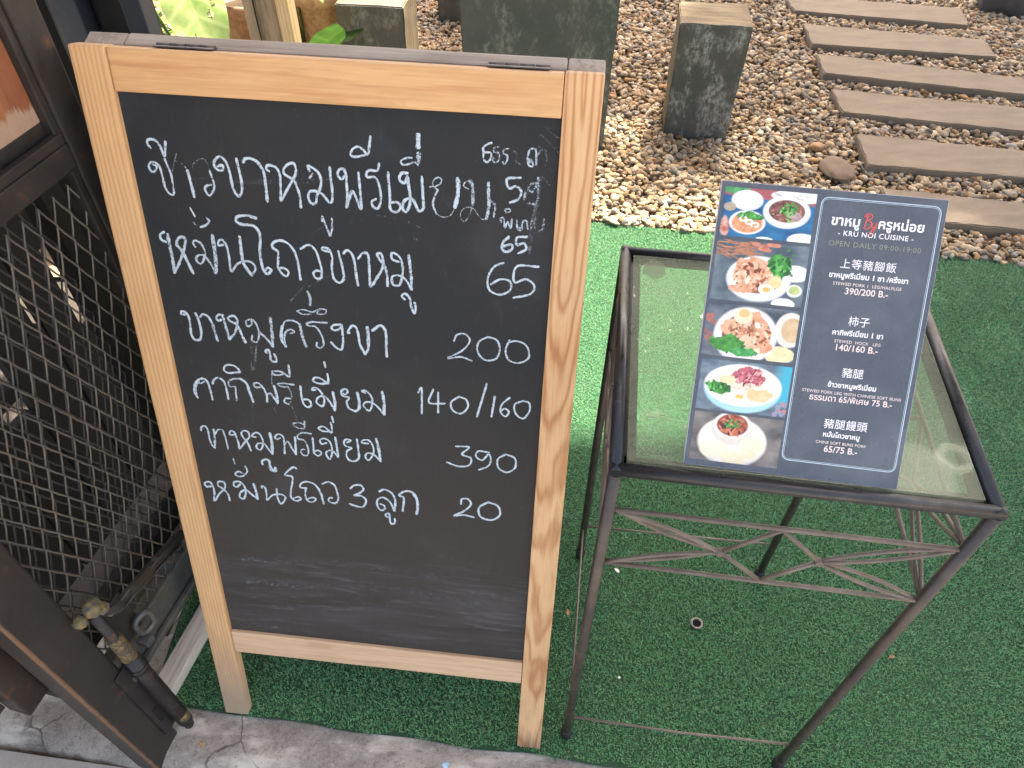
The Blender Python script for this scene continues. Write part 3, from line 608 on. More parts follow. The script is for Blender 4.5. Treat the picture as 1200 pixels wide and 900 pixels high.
# chalk writing, one mesh per written line
CHALK = """1|30|1|674,10155 649,10183 646,10230 688,10251 743,10242 779,10203 803,10133 821,10068 839,10123 864,10232
1|26|.95|665,9961 697,9957 695,9921 641,9874 609,9909 620,9971 666,9994 713,9977 737,9935 749,9838 756,9714 787,9640 828,9618 853,9645 857,9733 858,9870 837,9954 815,10038
1|12|.5|885,9908 913,9984 969,10108
1|14|.55|926,10021 988,10013 1043,9968 1073,9884
1|36|1|1067,9920 1074,9872 1080,9786 1092,9674 1095,9617
1|16|.5|1128,9943 1151,9999 1211,10051 1290,10068 1320,10022 1341,9926
1|26|.95|1336,9932 1350,9866 1359,9817 1359,9742 1310,9664 1281,9643 1249,9685 1245,9735 1282,9765 1329,9778
1|32|1|1441,9994 1494,10009 1508,9974 1459,9946 1407,9979 1404,10034 1445,10090 1479,10110 1530,10078 1558,10013 1575,9917 1581,9795 1605,9697 1638,9661 1684,9715 1699,9815 1692,9937 1681,10034 1677,10093
1|35|1|1754,10062 1765,10093 1836,10109 1907,10084 1960,10016 1982,9944 1984,9859 1984,9760 1979,9622
1|30|1|2043,9979 2015,10001 2026,10038 2077,10047 2136,10021 2166,9957 2163,9846 2153,9722 2148,9646 2217,9751 2294,9868 2355,9969 2363,10042 2343,10089 2279,10072 2216,10008 2223,9960 2275,9927 2322,9894 2357,9810 2378,9713 2377,9580
1|25|.8|2513,9931 2556,9982
1|31|1|2522,10016 2508,10069 2574,10044 2631,9987 2648,9904 2627,9816 2581,9727 2562,9650 2509,9634 2479,9707 2497,9771 2549,9786 2624,9773 2670,9733 2727,9662 2754,9676 2769,9789 2763,9936 2761,10068
1|31|1|2928,9983 2888,9944 2848,9990 2871,10051 2921,10061 2942,10008 2945,9887 2942,9752 2926,9619 2965,9728 3009,9818 3047,9734 3096,9612 3099,9763 3091,10030
1|28|1|3171,10231 3066,10206 3018,10221 3034,10280 3098,10319 3156,10294 3208,10239 3231,10322 3252,10438
1|29|1|3336,10147 3308,10068 3216,10068 3184,10036 3187,9988 3273,9994 3314,9936 3334,9840 3334,9729 3292,9633 3243,9648 3227,9709 3279,9744
1|32|1|3433,10053 3437,9933 3443,9786 3443,9637 3491,9603 3542,9625 3563,9683 3521,9724 3458,9713
1|34|1|3655,10061 3595,10063 3562,10013 3573,9966 3615,9951 3648,10007 3655,10031 3664,9924 3679,9803 3663,9678 3617,9612 3587,9660 3602,9736 3659,9777 3708,9768 3750,9684 3780,9636 3824,9664 3827,9813 3823,9935 3819,10030
1|51|1|3787,10488 3784,10356
1|52|.9|3788,10287 3787,10241
1|21|.9|3709,10236 3649,10232 3581,10187 3610,10153 3683,10170 3744,10191 3779,10164
1|35|.7|3779,10164 3793,10230
1|16|.8|3909,9928 3970,9938 4031,9973 4043,10022 4007,10041 3952,10003 3945,9943 4000,9898
1|25|.9|4000,9898 3962,9822 3943,9722 3979,9625
1|15|.7|3979,9625 4053,9587 4140,9612 4202,9716
1|48|1|4196,9715 4226,9841 4232,9938 4229,10040
1|16|.8|4347,9934 4292,9966 4322,10016 4364,10031
1|42|.75|4364,10031 4395,9973 4403,9853 4398,9754
1|12|.7|4398,9754 4363,9628 4302,9554 4264,9595 4270,9671 4325,9722 4411,9712 4461,9647 4512,9595 4567,9605
1|37|.85|4561,9604 4583,9718 4586,9817 4578,9913 4575,10021
1|26|.7|4604,9818 4654,9773 4646,9636
1|55|.12|1157,9818 1774,9850 2180,9867 2637,9918 2870,9972
1|28|.2|1361,9812 1873,9837 2402,9872 2789,9947
2|12|.3|5181,10645 5326,10539
2|12|.3|5130,10571 5327,10404
2|12|.25|5100,10462 5326,10275
2|12|.22|5167,10283 5326,10145
2|12|.2|5156,10143 5329,9975
2|41|.15|5180,10663 5228,10630
3|28|.3|3699,9308 3760,9292
3|18|.14|3163,9567 3563,9514 3863,9414 4165,9312
13|136|.13|844,3882 1483,3950 2162,3953 2837,3973 3638,3940 4302,3817
13|101|.17|838,3846 1198,3858 1676,3851
13|151|.12|801,3400 1561,3432 2402,3550 3222,3555 4034,3449 4778,3370
13|90|.16|853,3370 1415,3374 1910,3444
13|117|.10|909,2743 1645,2910 2642,3018 3483,3180
13|97|.15|4370,3681 4770,3647 5078,3599
13|95|.12|574,2434 1152,2379 1876,2347
2|25|.95|4595,10453 4533,10426 4503,10386 4519,10349 4590,10346 4592,10285 4553,10244 4513,10272 4511,10349
2|20|.7|4682,10420 4628,10402 4629,10356 4676,10352 4686,10283 4648,10242 4616,10263 4623,10295
2|20|.8|4784,10404 4730,10386 4739,10340 4771,10335 4773,10273 4743,10233 4727,10255
2|17|.3|4832,10369 4863,10379 4882,10311 4861,10248 4900,10258 4933,10222 4943,10330
2|25|.85|5025,10274 5000,10303 5047,10291 5058,10230 5011,10243 4999,10319 5025,10412 5079,10415 5091,10355 5097,10248
2|25|.4|5106,10356 5164,10428 5197,10392 5211,10302
2|29|.95|4931,10097 4781,10071 4809,9970 4888,9999 4946,9947 4918,9856 4823,9809
2|29|.7|4982,9861 5002,9959 5061,10042 5108,10046 5066,9947 5025,9976
2|29|.6|5128,10110 5137,9968 5121,9822 5033,9816
2|53|.3|5130,9806 5106,9673 5084,9470 5071,9246
2|61|.22|5153,10096 5138,9807 5113,9540 5079,9264
2|19|.9|4787,9700 4770,9723 4818,9738 4835,9711 4787,9691
2|23|.85|4734,9579 4724,9620 4757,9631 4777,9515 4808,9585 4843,9512 4855,9622
2|23|.85|4913,9609 4926,9509 4959,9495 4950,9528
2|23|.8|4975,9513 4979,9597 5019,9617 5040,9518
2|25|.6|5080,9537 5084,9621 5122,9532
2|25|.6|5173,9502 5212,9530 5221,9648
2|31|1|4831,9409 4767,9344 4753,9256 4805,9225 4870,9265 4868,9317 4769,9292
2|30|1|5037,9424 4922,9407 4926,9321 5008,9345 5036,9278 4947,9219
3|23|1|1017,9478 1058,9377
3|21|.45|1021,9315 1058,9265 1108,9249
3|27|.95|1108,9249 1180,9281 1229,9337 1207,9362
3|32|1|630,9154 576,9117 577,9056 632,9026
3|43|.9|671,9124 671,8989 673,8824 663,8634
3|36|.9|663,8634 730,8731 815,8890 863,9003 885,9086 843,9110 781,9065 762,9002
3|42|.95|762,9002 809,8931 854,8810 906,8646
3|28|.95|996,8993 973,9052 1011,9075 1072,9046 1101,8981 1101,8898 1025,8775 978,8820 1002,8877 1073,8896 1141,8819 1200,8684
3|49|.9|1199,8677 1223,8784 1235,8977 1238,9153
3|29|.95|1354,9047 1292,9036 1307,9091 1351,9114 1393,9044 1405,8908 1408,8707 1491,8805 1592,8854 1685,8848 1721,8767 1662,8679
3|39|1|1662,8679 1617,8745 1576,8839 1574,9003 1577,9165
3|35|1|1816,9412 1702,9436 1581,9408 1561,9361 1633,9321 1764,9317 1822,9262 1832,9144 1807,9008 1807,8857 1831,8734 1869,8709 1917,8769 1886,8794 1842,8763
3|31|1|2038,9017 1972,9061 1978,9110 2070,9157 2162,9132 2232,9048 2265,8921 2275,8789 2279,8672
3|29|1|2038,9017 2024,8902 2012,8802 2077,8807 2136,8762 2105,8700 2059,8722 2012,8802
3|29|1|2321,9071 2429,9128 2502,9069 2537,8942 2557,8812 2532,8710 2476,8705 2450,8770 2493,8807 2548,8795
3|24|.9|2621,9433 2626,9495 2650,9412 2680,9321 2699,9259 2728,9340 2739,9473
3|31|1|2659,9065 2589,9076 2592,9108 2661,9097 2701,9004 2688,8855 2708,8707 2769,8670 2821,8716 2823,8850 2801,8979 2785,9075
3|32|1|2846,9055 2896,9099 2948,9055 2978,8928 2985,8780 3000,8655
3|34|.95|3023,9004 3082,9074 3137,9078 3152,8941 3151,8777 3160,8652 3237,8767 3325,8939 3301,9090 3261,9079 3281,9016 3340,8940 3367,8827 3368,8677
3|30|.95|3515,9002 3438,9029 3441,9109 3517,9075 3560,8974 3555,8826 3511,8697 3440,8700 3429,8799 3493,8829 3586,8787 3661,8659
3|38|.95|3661,8659 3665,8802 3653,8965 3642,9093
3|31|1|3577,8517 3538,8556 3579,8594 3634,8547 3654,8429 3692,8337 3710,8416 3696,8484
3|30|1|2360,8509 2376,8424 2368,8345
3|14|.35|2388,9189 2606,9354
3|17|.3|2125,8377 2365,8646
3|17|.3|2358,8577 2616,8750
4|34|1|688,8062 641,8058 649,8100 695,8097 730,8037 733,7910 723,7780 756,7703 824,7709 862,7806 864,7936 853,8020 832,8088
4|31|.95|890,8044 930,8083 992,8060 1040,7951
4|38|.85|1040,7951 1052,7824 1068,7716
4|31|.95|1164,8026 1122,8008 1102,8049 1157,8102 1195,8092
4|40|.85|1195,8092 1208,7966 1223,7853 1234,7753
4|31|.95|1234,7753 1315,7847 1364,7951 1379,8052 1340,8097 1254,8055 1288,8016 1361,7980 1400,7883
4|38|.95|1391,7911 1416,7813 1444,7729
4|25|.85|1545,8066 1494,8034 1504,7964 1568,7998 1571,8068 1607,8044 1640,7948 1638,7833 1592,7742 1536,7766 1553,7840
4|33|.9|1652,7892 1734,7813 1807,7704
4|41|.85|1807,7704 1820,7864 1824,8105
4|31|.95|1714,7600 1696,7621 1740,7647 1756,7567 1760,7486 1826,7477 1832,7530 1812,7587
4|32|.3|1534,7752 1491,7513 1487,7317
4|32|.35|1590,7728 1540,7458 1517,7335
4|25|.9|2064,7914 2120,7941 2084,7973 2015,7938 1978,7850 1983,7720
4|41|1|1983,7720 1945,7789 1943,7903 1970,8005
4|26|.9|1970,8005 2018,8080 2085,8102 2161,8085 2203,8054
4|39|.85|2203,8054 2213,7956 2232,7830 2257,7745
4|26|.9|2564,8107 2435,8105 2370,8104 2289,8068 2326,8044 2403,8044 2461,7964 2490,7853 2490,7781 2441,7740 2396,7758 2408,7810
4|30|1|2737,8101 2639,8078 2616,8034 2659,8010 2727,8044 2750,8102 2754,7976 2752,7862 2716,7737 2653,7767 2593,7834
4|32|1|2845,7992 2826,7990 2892,8101 2935,8077 2960,7967 2971,7840 3028,7708
4|42|.95|3028,7708 3072,7777 3086,7921 3083,8090
4|36|1|3145,8053 3258,8133 3306,8082 3320,7957 3314,7828 3315,7698
4|19|.85|2191,8240 2271,8268 2384,8243 2478,8292 2567,8286 2550,8237 2447,8228 2492,8300
4|19|.85|2191,8240 2251,8204 2368,8214
4|30|1|2353,8518 2379,8453 2367,8337
5|28|1|1307,7268 1126,7242 1083,7276 1115,7348 1213,7365 1275,7325 1307,7268
5|22|.95|772,7069 703,7031 699,7085
5|33|1|635,6803 607,6888 628,7000 700,7093 773,7116 820,7066 837,6958 844,6792
5|22|.9|632,6827 636,6954 684,7045
5|31|1|887,7049 927,7123 987,7152 1049,7104 1071,6981 1074,6824
5|26|.8|1191,6812 1195,6931 1197,7033 1126,7026 1115,7087 1180,7148 1293,7167
5|35|1|1293,7167 1366,7104 1390,6982 1423,6819
5|29|.95|1553,7061 1483,7054 1470,7107 1534,7121 1593,7049 1627,6943 1620,6831
5|29|.95|1627,6943 1680,6979 1727,6905 1766,6830
5|39|1|1766,6830 1767,6957 1750,7096
5|27|.9|1751,7325 1847,7335 1912,7311 1826,7272 1753,7288 1751,7325
5|30|.9|1912,7311 1974,7263 1987,7438
5|14|.6|1748,7325 1731,7217 1724,7108
5|24|.85|2029,7146 1880,7155 1802,7132 1860,7099 1943,7107
5|22|.55|1943,7107 1975,7025 1969,6914 1941,6848
5|26|.95|1926,6831 1866,6856 1887,6922 1956,6921
5|18|.4|1959,6818 2022,6566
5|22|.18|1022,6674 1059,6449
5|27|.2|1422,6811 1381,6614 1372,6449
5|26|.2|1678,6853 1737,6651
5|32|1|2117,7132 2116,6992 2136,6852 2187,6810 2240,6855 2206,6930 2131,6930
5|30|1|2318,7098 2270,7093 2301,7135 2360,7110 2408,7037 2427,6945 2391,6846 2314,6902 2349,6984 2433,7008 2495,6936 2559,6800
5|41|1|2559,6800 2570,6928 2555,7082
5|31|1|2505,7216 2369,7203 2298,7242 2336,7291 2416,7276 2492,7222 2510,7278 2504,7360
5|31|1|2479,7537 2486,7463
5|30|.95|2670,7086 2723,7068 2761,7119 2730,7154 2672,7110 2681,7049 2774,7019 2736,6960 2762,6853 2842,6813
5|40|1|2842,6813 2892,6850 2907,6978 2889,7108
5|29|.95|2997,7119 2952,7145 2986,7156 3051,7117 3087,7043 3081,6933 3035,6841 2965,6921 2988,6970 3070,6979 3149,6924 3238,6806
5|44|.95|3238,6806 3247,6981 3228,7157
6|29|1|589,6258 606,6318 659,6338 689,6262 690,6116 710,6015 741,5974
6|32|.95|741,5974 766,6125 775,6292
6|25|.95|787,6214 837,6292 900,6299 923,6214 934,6084 935,5974
6|28|1|1056,6229 1000,6230 1029,6298 1070,6281 1093,6189 1109,6089 1108,6000 1208,6129 1284,6224 1271,6310 1211,6317 1173,6270 1194,6200 1244,6118 1274,5982
6|28|1|1376,6227 1322,6236 1368,6298 1429,6298 1467,6215 1466,6113 1415,6012 1364,6043 1393,6120 1481,6129 1532,6047 1583,5964
6|44|1|1583,5964 1600,6142 1591,6315
6|30|.95|1420,5758 1407,5810 1470,5854 1524,5838 1530,5733 1571,5661 1591,5725
6|28|1|1730,6251 1677,6224 1658,6265 1713,6314 1771,6291 1784,6192 1767,5992
6|28|.95|1791,6168 1835,6205 1883,6099 1932,5993
6|33|1|1932,5993 1941,6137 1950,6287
6|22|.8|1949,6518 2023,6542 2099,6511 2106,6459 2014,6449 1947,6495
6|24|.8|2106,6459 2111,6574
6|26|.9|2190,6375 2059,6377 1986,6315 1994,6269 2072,6254 2110,6172 2118,6046 2078,5985 2015,6018 2029,6092 2063,6095
6|27|1|2203,6307 2202,6166 2204,6039 2261,6006 2306,6067 2263,6102 2208,6080
6|28|1|2394,6242 2320,6218 2305,6279 2368,6317 2431,6285 2463,6195 2459,6068 2417,5967 2372,6058 2403,6109 2470,6117 2541,6021
6|36|1|2541,6021 2540,6172 2528,6350
6|27|1|2470,6444 2353,6439 2304,6480 2360,6516 2422,6485 2482,6422 2495,6508 2483,6590
6|28|1|2510,6691 2522,6602
6|28|1|2693,6283 2749,6327 2684,6336 2648,6293 2663,6225 2752,6195 2683,6140 2669,6044 2711,5976 2791,5977
6|32|1|2791,5977 2840,6031 2844,6190 2835,6352
6|28|1|2988,6299 2897,6305 2919,6346 2998,6355 3052,6275 3058,6150 2978,6014 2936,6073 2972,6133 3050,6126 3150,6018
6|40|1|3150,6018 3139,6191 3110,6390
7|23|.85|988,5814 996,5718
7|27|.95|1099,5560 1028,5587 975,5527 1015,5496 1108,5525 1166,5612 1147,5690
7|32|1|563,5260 486,5251 482,5315 554,5342 596,5273 594,5124 571,4989 672,5133 786,5277 770,5367 693,5358 681,5283 749,5235 808,5131 815,5028
7|33|1|1025,5360 970,5299 921,5320 946,5388 1030,5397 1080,5330 1082,5182 1029,5082 981,5114 1018,5212 1100,5259 1166,5192 1253,5109
7|40|1|1253,5109 1248,5239 1231,5384
7|30|.95|1408,5764 1415,5818 1493,5853 1522,5795 1521,5671 1600,5653 1601,5724
7|28|1|1350,5325 1347,5362 1390,5348 1404,5221 1397,5108 1501,5214 1624,5238 1687,5199 1603,5058 1568,5147 1568,5333
7|29|1|1910,5742 1876,5765 1779,5683 1726,5605 1828,5590 1824,5491 1783,5321 1776,5191 1838,5143 1919,5190 1892,5224 1798,5184
7|28|1|2026,5402 1931,5408 1952,5478 2038,5522 2145,5492 2217,5382 2249,5284
7|33|.95|2207,5411 2234,5304 2249,5214 2257,5140
7|28|1|2013,5385 1994,5273 2021,5165 2095,5155 2146,5217 2103,5240 2025,5202
7|30|1|2268,5509 2360,5556 2444,5512 2478,5389 2482,5242 2431,5171 2337,5206 2357,5264 2395,5268
7|32|1|2683,5477 2739,5538 2842,5550 2874,5490 2818,5411 2726,5354 2830,5358 2899,5292 2847,5156 2758,5154 2648,5188
7|34|1|3107,5473 3175,5517 3275,5475 3329,5363 3320,5140
7|31|1|3110,5244 3168,5214 3173,5159 3112,5123 3059,5238 3078,5323 3153,5369 3239,5315 3293,5211 3308,5138
7|35|1|3196,5011 3176,5056 3229,5081 3239,4979 3258,4886 3311,4912 3314,4988
7|34|1|3438,5154 3454,5414 3397,5426 3428,5484 3523,5531 3595,5513
7|43|1|3595,5513 3650,5402 3662,5256 3644,5123
8|27|1|4778,9084 4673,9031 4594,8873 4622,8721 4756,8675 4874,8755 4858,8856 4750,8873 4632,8799
8|28|1|5192,9067 4933,9047 4918,8849 5059,8898 5159,8817 5128,8724 4915,8647
9|24|.95|4186,7995 4224,8082 4324,8105 4388,8027 4301,7878 4109,7740 4276,7776 4417,7732
9|25|.95|4613,8090 4502,8010 4492,7868 4583,7762 4723,7789 4769,7922 4727,8058 4613,8090
9|25|.95|4889,8073 4844,7929 4888,7790 5016,7759 5138,7842 5105,8009 4977,8067 4890,8045
10|29|1|3712,7189 3753,7270 3753,6867
10|29|1|3912,7255 3856,7050 4070,7056
10|29|1|3978,7216 3975,6906
10|27|1|4255,7183 4150,7080 4176,6958 4284,6922 4376,7041 4348,7146 4255,7183
10|29|1|4619,7415 4498,6897
10|31|1|4728,7230 4692,6917
10|27|1|4924,7235 4824,7117 4815,6993 4883,6937 4920,7019 4865,7060 4814,7008
10|26|1|5108,7208 4994,7135 5013,6998 5109,6929 5194,7063 5175,7184 5096,7200
11|28|1|4218,6382 4397,6385 4302,6258 4427,6204 4401,6082 4247,6048 4093,6099
11|27|1|4673,6332 4522,6332 4496,6246 4580,6188 4673,6299 4704,6202 4665,6095 4541,6020
11|28|1|4906,6325 4799,6229 4818,6079 4931,6023 5038,6104 5031,6272 4906,6325
12|29|1|4294,5381 4308,5473 4394,5484 4438,5398 4338,5257 4193,5154 4339,5183 4485,5157
12|33|1|4681,5464 4554,5339 4586,5177 4747,5141 4859,5248 4825,5409 4681,5464"""
def smooth_path(P, step):
    if len(P) == 2:
        n = max(2, int(np.linalg.norm(P[1]-P[0])/step)); return np.array([P[0]+(P[1]-P[0])*t for t in np.linspace(0, 1, n+1)])
    out = []
    Q = np.vstack([2*P[0]-P[1], P, 2*P[-1]-P[-2]])
    for i in range(1, len(Q)-2):
        p0, p1, p2, p3 = Q[i-1:i+3]
        t1 = np.linalg.norm(p1-p0)**.5+1e-9; t2 = np.linalg.norm(p2-p1)**.5+1e-9; t3 = np.linalg.norm(p3-p2)**.5+1e-9
        m1 = t2*((p1-p0)/t1-(p2-p0)/(t1+t2)+(p2-p1)/t2); m2 = t2*((p2-p1)/t2-(p3-p1)/(t2+t3)+(p3-p2)/t3)
        n = max(2, int(np.linalg.norm(p2-p1)/step))
        for t in np.linspace(0, 1, n, endpoint=False):
            out.append((2*t**3-3*t*t+1)*p1+(t**3-2*t*t+t)*m1+(-2*t**3+3*t*t)*p2+(t**3-t*t)*m2)
    out.append(P[-1]); return np.array(out)
lines = {}
for l in CHALK.split('\n'):
    i, wd, op, pts = l.split('|')
    P = np.array([[float(a_) for a_ in q.split(',')] for q in pts.split()])*1e-4
    lines.setdefault(int(i), []).append((float(wd)*1e-4, float(op), P))
for li in sorted(lines):
    V, F, OP = [], [], []
    for k, (wd, op, P) in enumerate(lines[li]):
        Q = smooth_path(P, .0016); nq = len(Q); T = np.gradient(Q, axis=0); T /= np.linalg.norm(T, axis=1)[:, None]+1e-9
        N = np.stack([-T[:, 1], T[:, 0]], 1); b0 = len(V); ph = rng.uniform(0, 9)
        d = -.0066+.00004*k
        Q = np.vstack([Q[0]-T[0]*wd*.4, Q, Q[-1]+T[-1]*wd*.4]); N = np.vstack([N[:1], N, N[-1:]])
        for j in range(len(Q)):
            s1 = wd*.5*(.60 if j in (0, len(Q)-1) else 1)*(1+.10*math.sin(j*.55+ph)+.08*rng.normal())
            for s_ in (1, 0, -1):
                q = Q[j]+N[j]*s1*s_; V.append(bp(q[0], q[1], d)); OP.append(op*(1 if s_ == 0 else .78))
        for j in range(len(Q)-1):
            a_ = b0+j*3; F += [(a_, a_+1, a_+4, a_+3), (a_+1, a_+2, a_+5, a_+4)]
    o = raw('chalk_writing', [tuple(v) for v in V], F, M['chalk'], False, None, cb)
    at = o.data.attributes.new('op', 'FLOAT', 'POINT'); at.data.foreach_set('value', np.array(OP, np.float32))
# rear leaf of the A-frame, hinged at the top, leaning the other way
ro = bo+bu*.004+bv*BH-bw_*(TH+.0015)                      # its top front edge line starts here
rv = -(Z*math.cos(BL_-.02)-bn*math.sin(BL_-.02)); rw = bu.cross(-rv).normalized()
def rbox(u0, u1, v0, v1, d0, d1, along, name, mat, wob=.0008):
    mb = MB(); c = ro+bu*(u0+u1)/2+rv*(v0+v1)/2-rw*(d0+d1)/2
    if along == 'v': mb.box(c, rv, bu, rw, (v1-v0, u1-u0, d1-d0), .002, None, 10, wob)
    else: mb.box(c, bu, rv, rw, (u1-u0, v1-v0, d1-d0), .003, None, 16, wob)
    return mb.build(name, mat, cb)
rbox(.0005, .046, .001, 1.118, 0, TH, 'v', 'rear_leg', M['wood_grey']); rbox(.532, .5715, .001, 1.118, 0, TH, 'v', 'rear_leg', M['wood_grey'])
rbox(.0465, .5315, 0, .045, .0005, TH, 'u', 'rear_top_rail', M['wood_grey']); rbox(.0465, .5315, .90, .945, .0005, TH, 'u', 'rear_bottom_rail', M['wood_grey'])
rbox(.045, .533, .043, .902, .006, .012, 'v', 'rear_panel', M['ply_back'], 0)
for u in (.0895, .4525):
    mb = MB(); c = bp(u+.033, BH+.0010, -TH-.0006)
    mb.box(c-bw_*.006, bu, bw_, bv, (.066, .010, .0016), .0003); mb.box(c+bw_*.0055, bu, bw_, bv, (.066, .0085, .0016), .0003)
    for k in range(4): mb.tube([c+bu*(-.033+k*.0165+.0006), c+bu*(-.033+(k+1)*.0165-.0006)], .0031, 10)
    mb.build('hinge', M['hinge'], cb)

# ================================================================== TABLE
TA = -.1203; tu = Vector((math.cos(TA), math.sin(TA), 0)); tn = Vector((-math.sin(TA), math.cos(TA), 0))
to = Vector((.1073, .4549, 0)); TW, TD, TZ = .3737, .3685, .7995; r_ = .0072
tb_ = thing('glass_table', 'square wrought iron side table with glass top and crossed rod sides', 'table', to+tu*TW/2+tn*TD/2)
def tp(u, n_, z): return to+tu*u+tn*n_+Z*z
cs = [(0, 0), (TW, 0), (TW, TD), (0, TD)]
mb = MB()
for i in range(4):
    a_, b_ = cs[i], cs[(i+1) % 4]; P0, P1 = tp(*a_, TZ), tp(*b_, TZ); d_ = (P1-P0).normalized()
    mb.tube([P0-d_*r_*.75, P1+d_*r_*.75], r_, 18)
inn = .0135
for (p0, p1) in [((inn, inn), (TW-inn, inn)), ((TW-inn, inn), (TW-inn, TD-inn)), ((TW-inn, TD-inn), (inn, TD-inn)), ((inn, TD-inn), (inn, inn))]:
    c0, c1 = tp(*p0, TZ-.0035), tp(*p1, TZ-.0035); ax = (c1-c0).normalized()
    mb.box((c0+c1)/2, ax, Z.cross(ax), Z, ((c1-c0).length+.012, .014, .003), .0005)
mb.build('top_frame', M['iron_top'], tb_)
mb = MB(); mb.box(tp(TW/2, TD/2, TZ+.0012), tu, tn, Z, (TW-.021, TD-.021, .005), .0008)
gp = mb.build('glass_pane', M['glass'], tb_)
# the haze and mark pattern is read in the pane's own frame: origin at its near left corner
gp.data.transform(Matrix.Translation(ORIG[gp.name]-tp(.0105, .0105, TZ)).to_4x4()); gp.data.transform(Matrix.Rotation(-TA, 4, 'Z'))
gp.location = tp(.0105, .0105, TZ)-ORIG[gp.name]; gp.rotation_euler.z = TA
for k, c0 in enumerate(cs):
    mb = MB(); mb.tube([tp(*c0, .010), tp(*c0, TZ-r_*.6)], .0072, 16)
    lg = mb.build('leg', M['iron'], tb_)
    f_ = MB(); f_.tube([tp(*c0, -.002), tp(*c0, .004), tp(*c0, .026), tp(*c0, .028)], .0095, 16, True, [.0092, .0098, .0098, .0085]); sub(f_, 'rubber_foot', M['rubber'], lg)
ZU, ZL = .728, .615
def truss(A_, ax, L, out):
    q = lambda s, z, o_=0: A_+ax*s+Z*z+out*o_
    mb = MB(); rr = .0030
    mb.tube([q(.006, ZU), q(L-.006, ZU)], rr, 8); mb.tube([q(.006, ZL), q(L-.006, ZL)], rr, 8)
    n1, n2, t_, b_ = (L*.355, .668), (L*.645, .672), (L*.5, ZU-.002), (L*.505, ZL+.002)
    for p0, p1 in ((n1, t_), (n1, b_), (n2, t_), (n2, b_)): mb.tube([q(*p0), q(*p1)], rr*.9, 8)
    for p0, p1 in (((.010, ZU-.002), n1), ((.008, ZL+.002), n1), ((L-.010, ZU-.002), n2), ((L-.008, ZL+.002), n2)):
        for s_ in (1, -1):
            pts = []
            for t in np.linspace(0, 1, 9):
                sag = .0065*math.sin(math.pi*t)*s_; dx_, dz_ = p1[0]-p0[0], p1[1]-p0[1]; l_ = math.hypot(dx_, dz_)
                pts.append(q(p0[0]+dx_*t-dz_/l_*sag, p0[1]+dz_*t+dx_/l_*sag, .0012*s_))
            mb.tube(pts, rr*.85, 8)
    for p0 in (n1, n2): mb.tube([q(p0[0], p0[1], -.004), q(p0[0], p0[1], .004)], .0045, 8)
    return mb.build('rod_truss', M['iron_rod'], tb_)
truss(tp(0, 0, 0), tu, TW, -tn); truss(tp(0, 0, 0), tn, TD, -tu); truss(tp(TW, 0, 0), tn, TD, tu)
mb = MB(); mb.tube([tp(.005, 0, .092), tp(TW*.5, 0, .088), tp(TW-.005, 0, .105)], .0022, 8); mb.build('stretcher', M['iron_rod'], tb_)
mb = MB(); mb.tube([tp(.005, TD, .114), tp(TW-.005, TD, .128)], .0022, 8); mb.build('stretcher', M['iron_rod'], tb_)
mb = MB(); mb.tube([tp(0, .005, .10), tp(-.002, TD-.005, .11)], .0022, 8); mb.build('stretcher', M['iron_rod'], tb_)

# ================================================================== MENU BOARD
MA, MT = -.1354, .6792
mo = tp(.0675, .014, TZ+.0042); mu = Vector((math.cos(MA), math.sin(MA), 0)); mq = Vector((-math.sin(MA), math.cos(MA), 0))
mv = mq*math.sin(MT)+Z*math.cos(MT); mw = mu.cross(mv).normalized()
MW, MH = .2103, .2824
mn = thing('menu_board', 'dark printed menu board with five food photos propped on the glass table', 'menu board', mo+mu*MW/2)
def mp(u, v, d=0): return mo+mu*(u/1000)+mv*(v/1000)+mw*d
mb = MB(); mb.box(mp(105.15, 141.2, -.0025), mu, mv, mw, (MW, MH, .005), .0004); mb.build('foam_panel', M['foam'], mn)
mb = MB(); mb.poly([mp(.4, .4, .0003), mp(209.9, .4, .0003), mp(209.9, 282, .0003), mp(.4, 282, .0003)]); mb.build('print_sheet', M['print'], mn)
# easel strut behind the board, foot on the glass
mb = MB(); f0 = mo+mu*.105+mq*.165+Z*.0006; h0 = mp(105, 205, -.006)
ax = (h0-f0).normalized(); mb.box((h0+f0)/2, ax, mu, ax.cross(mu), ((h0-f0).length, .05, .003), .0006); mb.build('easel_strut', M['foam'], mn)
# border lines
def outline(u0, v0, u1, v1, r, n=5):
    pts = []
    for cx, cy, a0 in ((u1-r, v1-r, 0), (u0+r, v1-r, 90), (u0+r, v0+r, 180), (u1-r, v0+r, 270)):
        for k in range(n+1):
            a_ = R(a0+90*k/n); pts.append((cx+r*math.cos(a_), cy+r*math.sin(a_)))
    return pts
V, F = [], []
for (ins, wd) in ((0, .75), (1.6, .35)):
    o1 = outline(95+ins, 16.4+ins, 205.5-ins, 275.6-ins, 7-ins); o2 = outline(95+ins+wd, 16.4+ins+wd, 205.5-ins-wd, 275.6-ins-wd, 7-ins-wd)
    b0 = len(V); n = len(o1)
    V += [tuple(mp(*p_, .0005)) for p_ in o1]+[tuple(mp(*p_, .0005)) for p_ in o2]
    F += [(b0+i, b0+(i+1) % n, b0+n+(i+1) % n, b0+n+i) for i in range(n)]
raw('border_line', V, F, M['ink_blue'], False, None, mn)
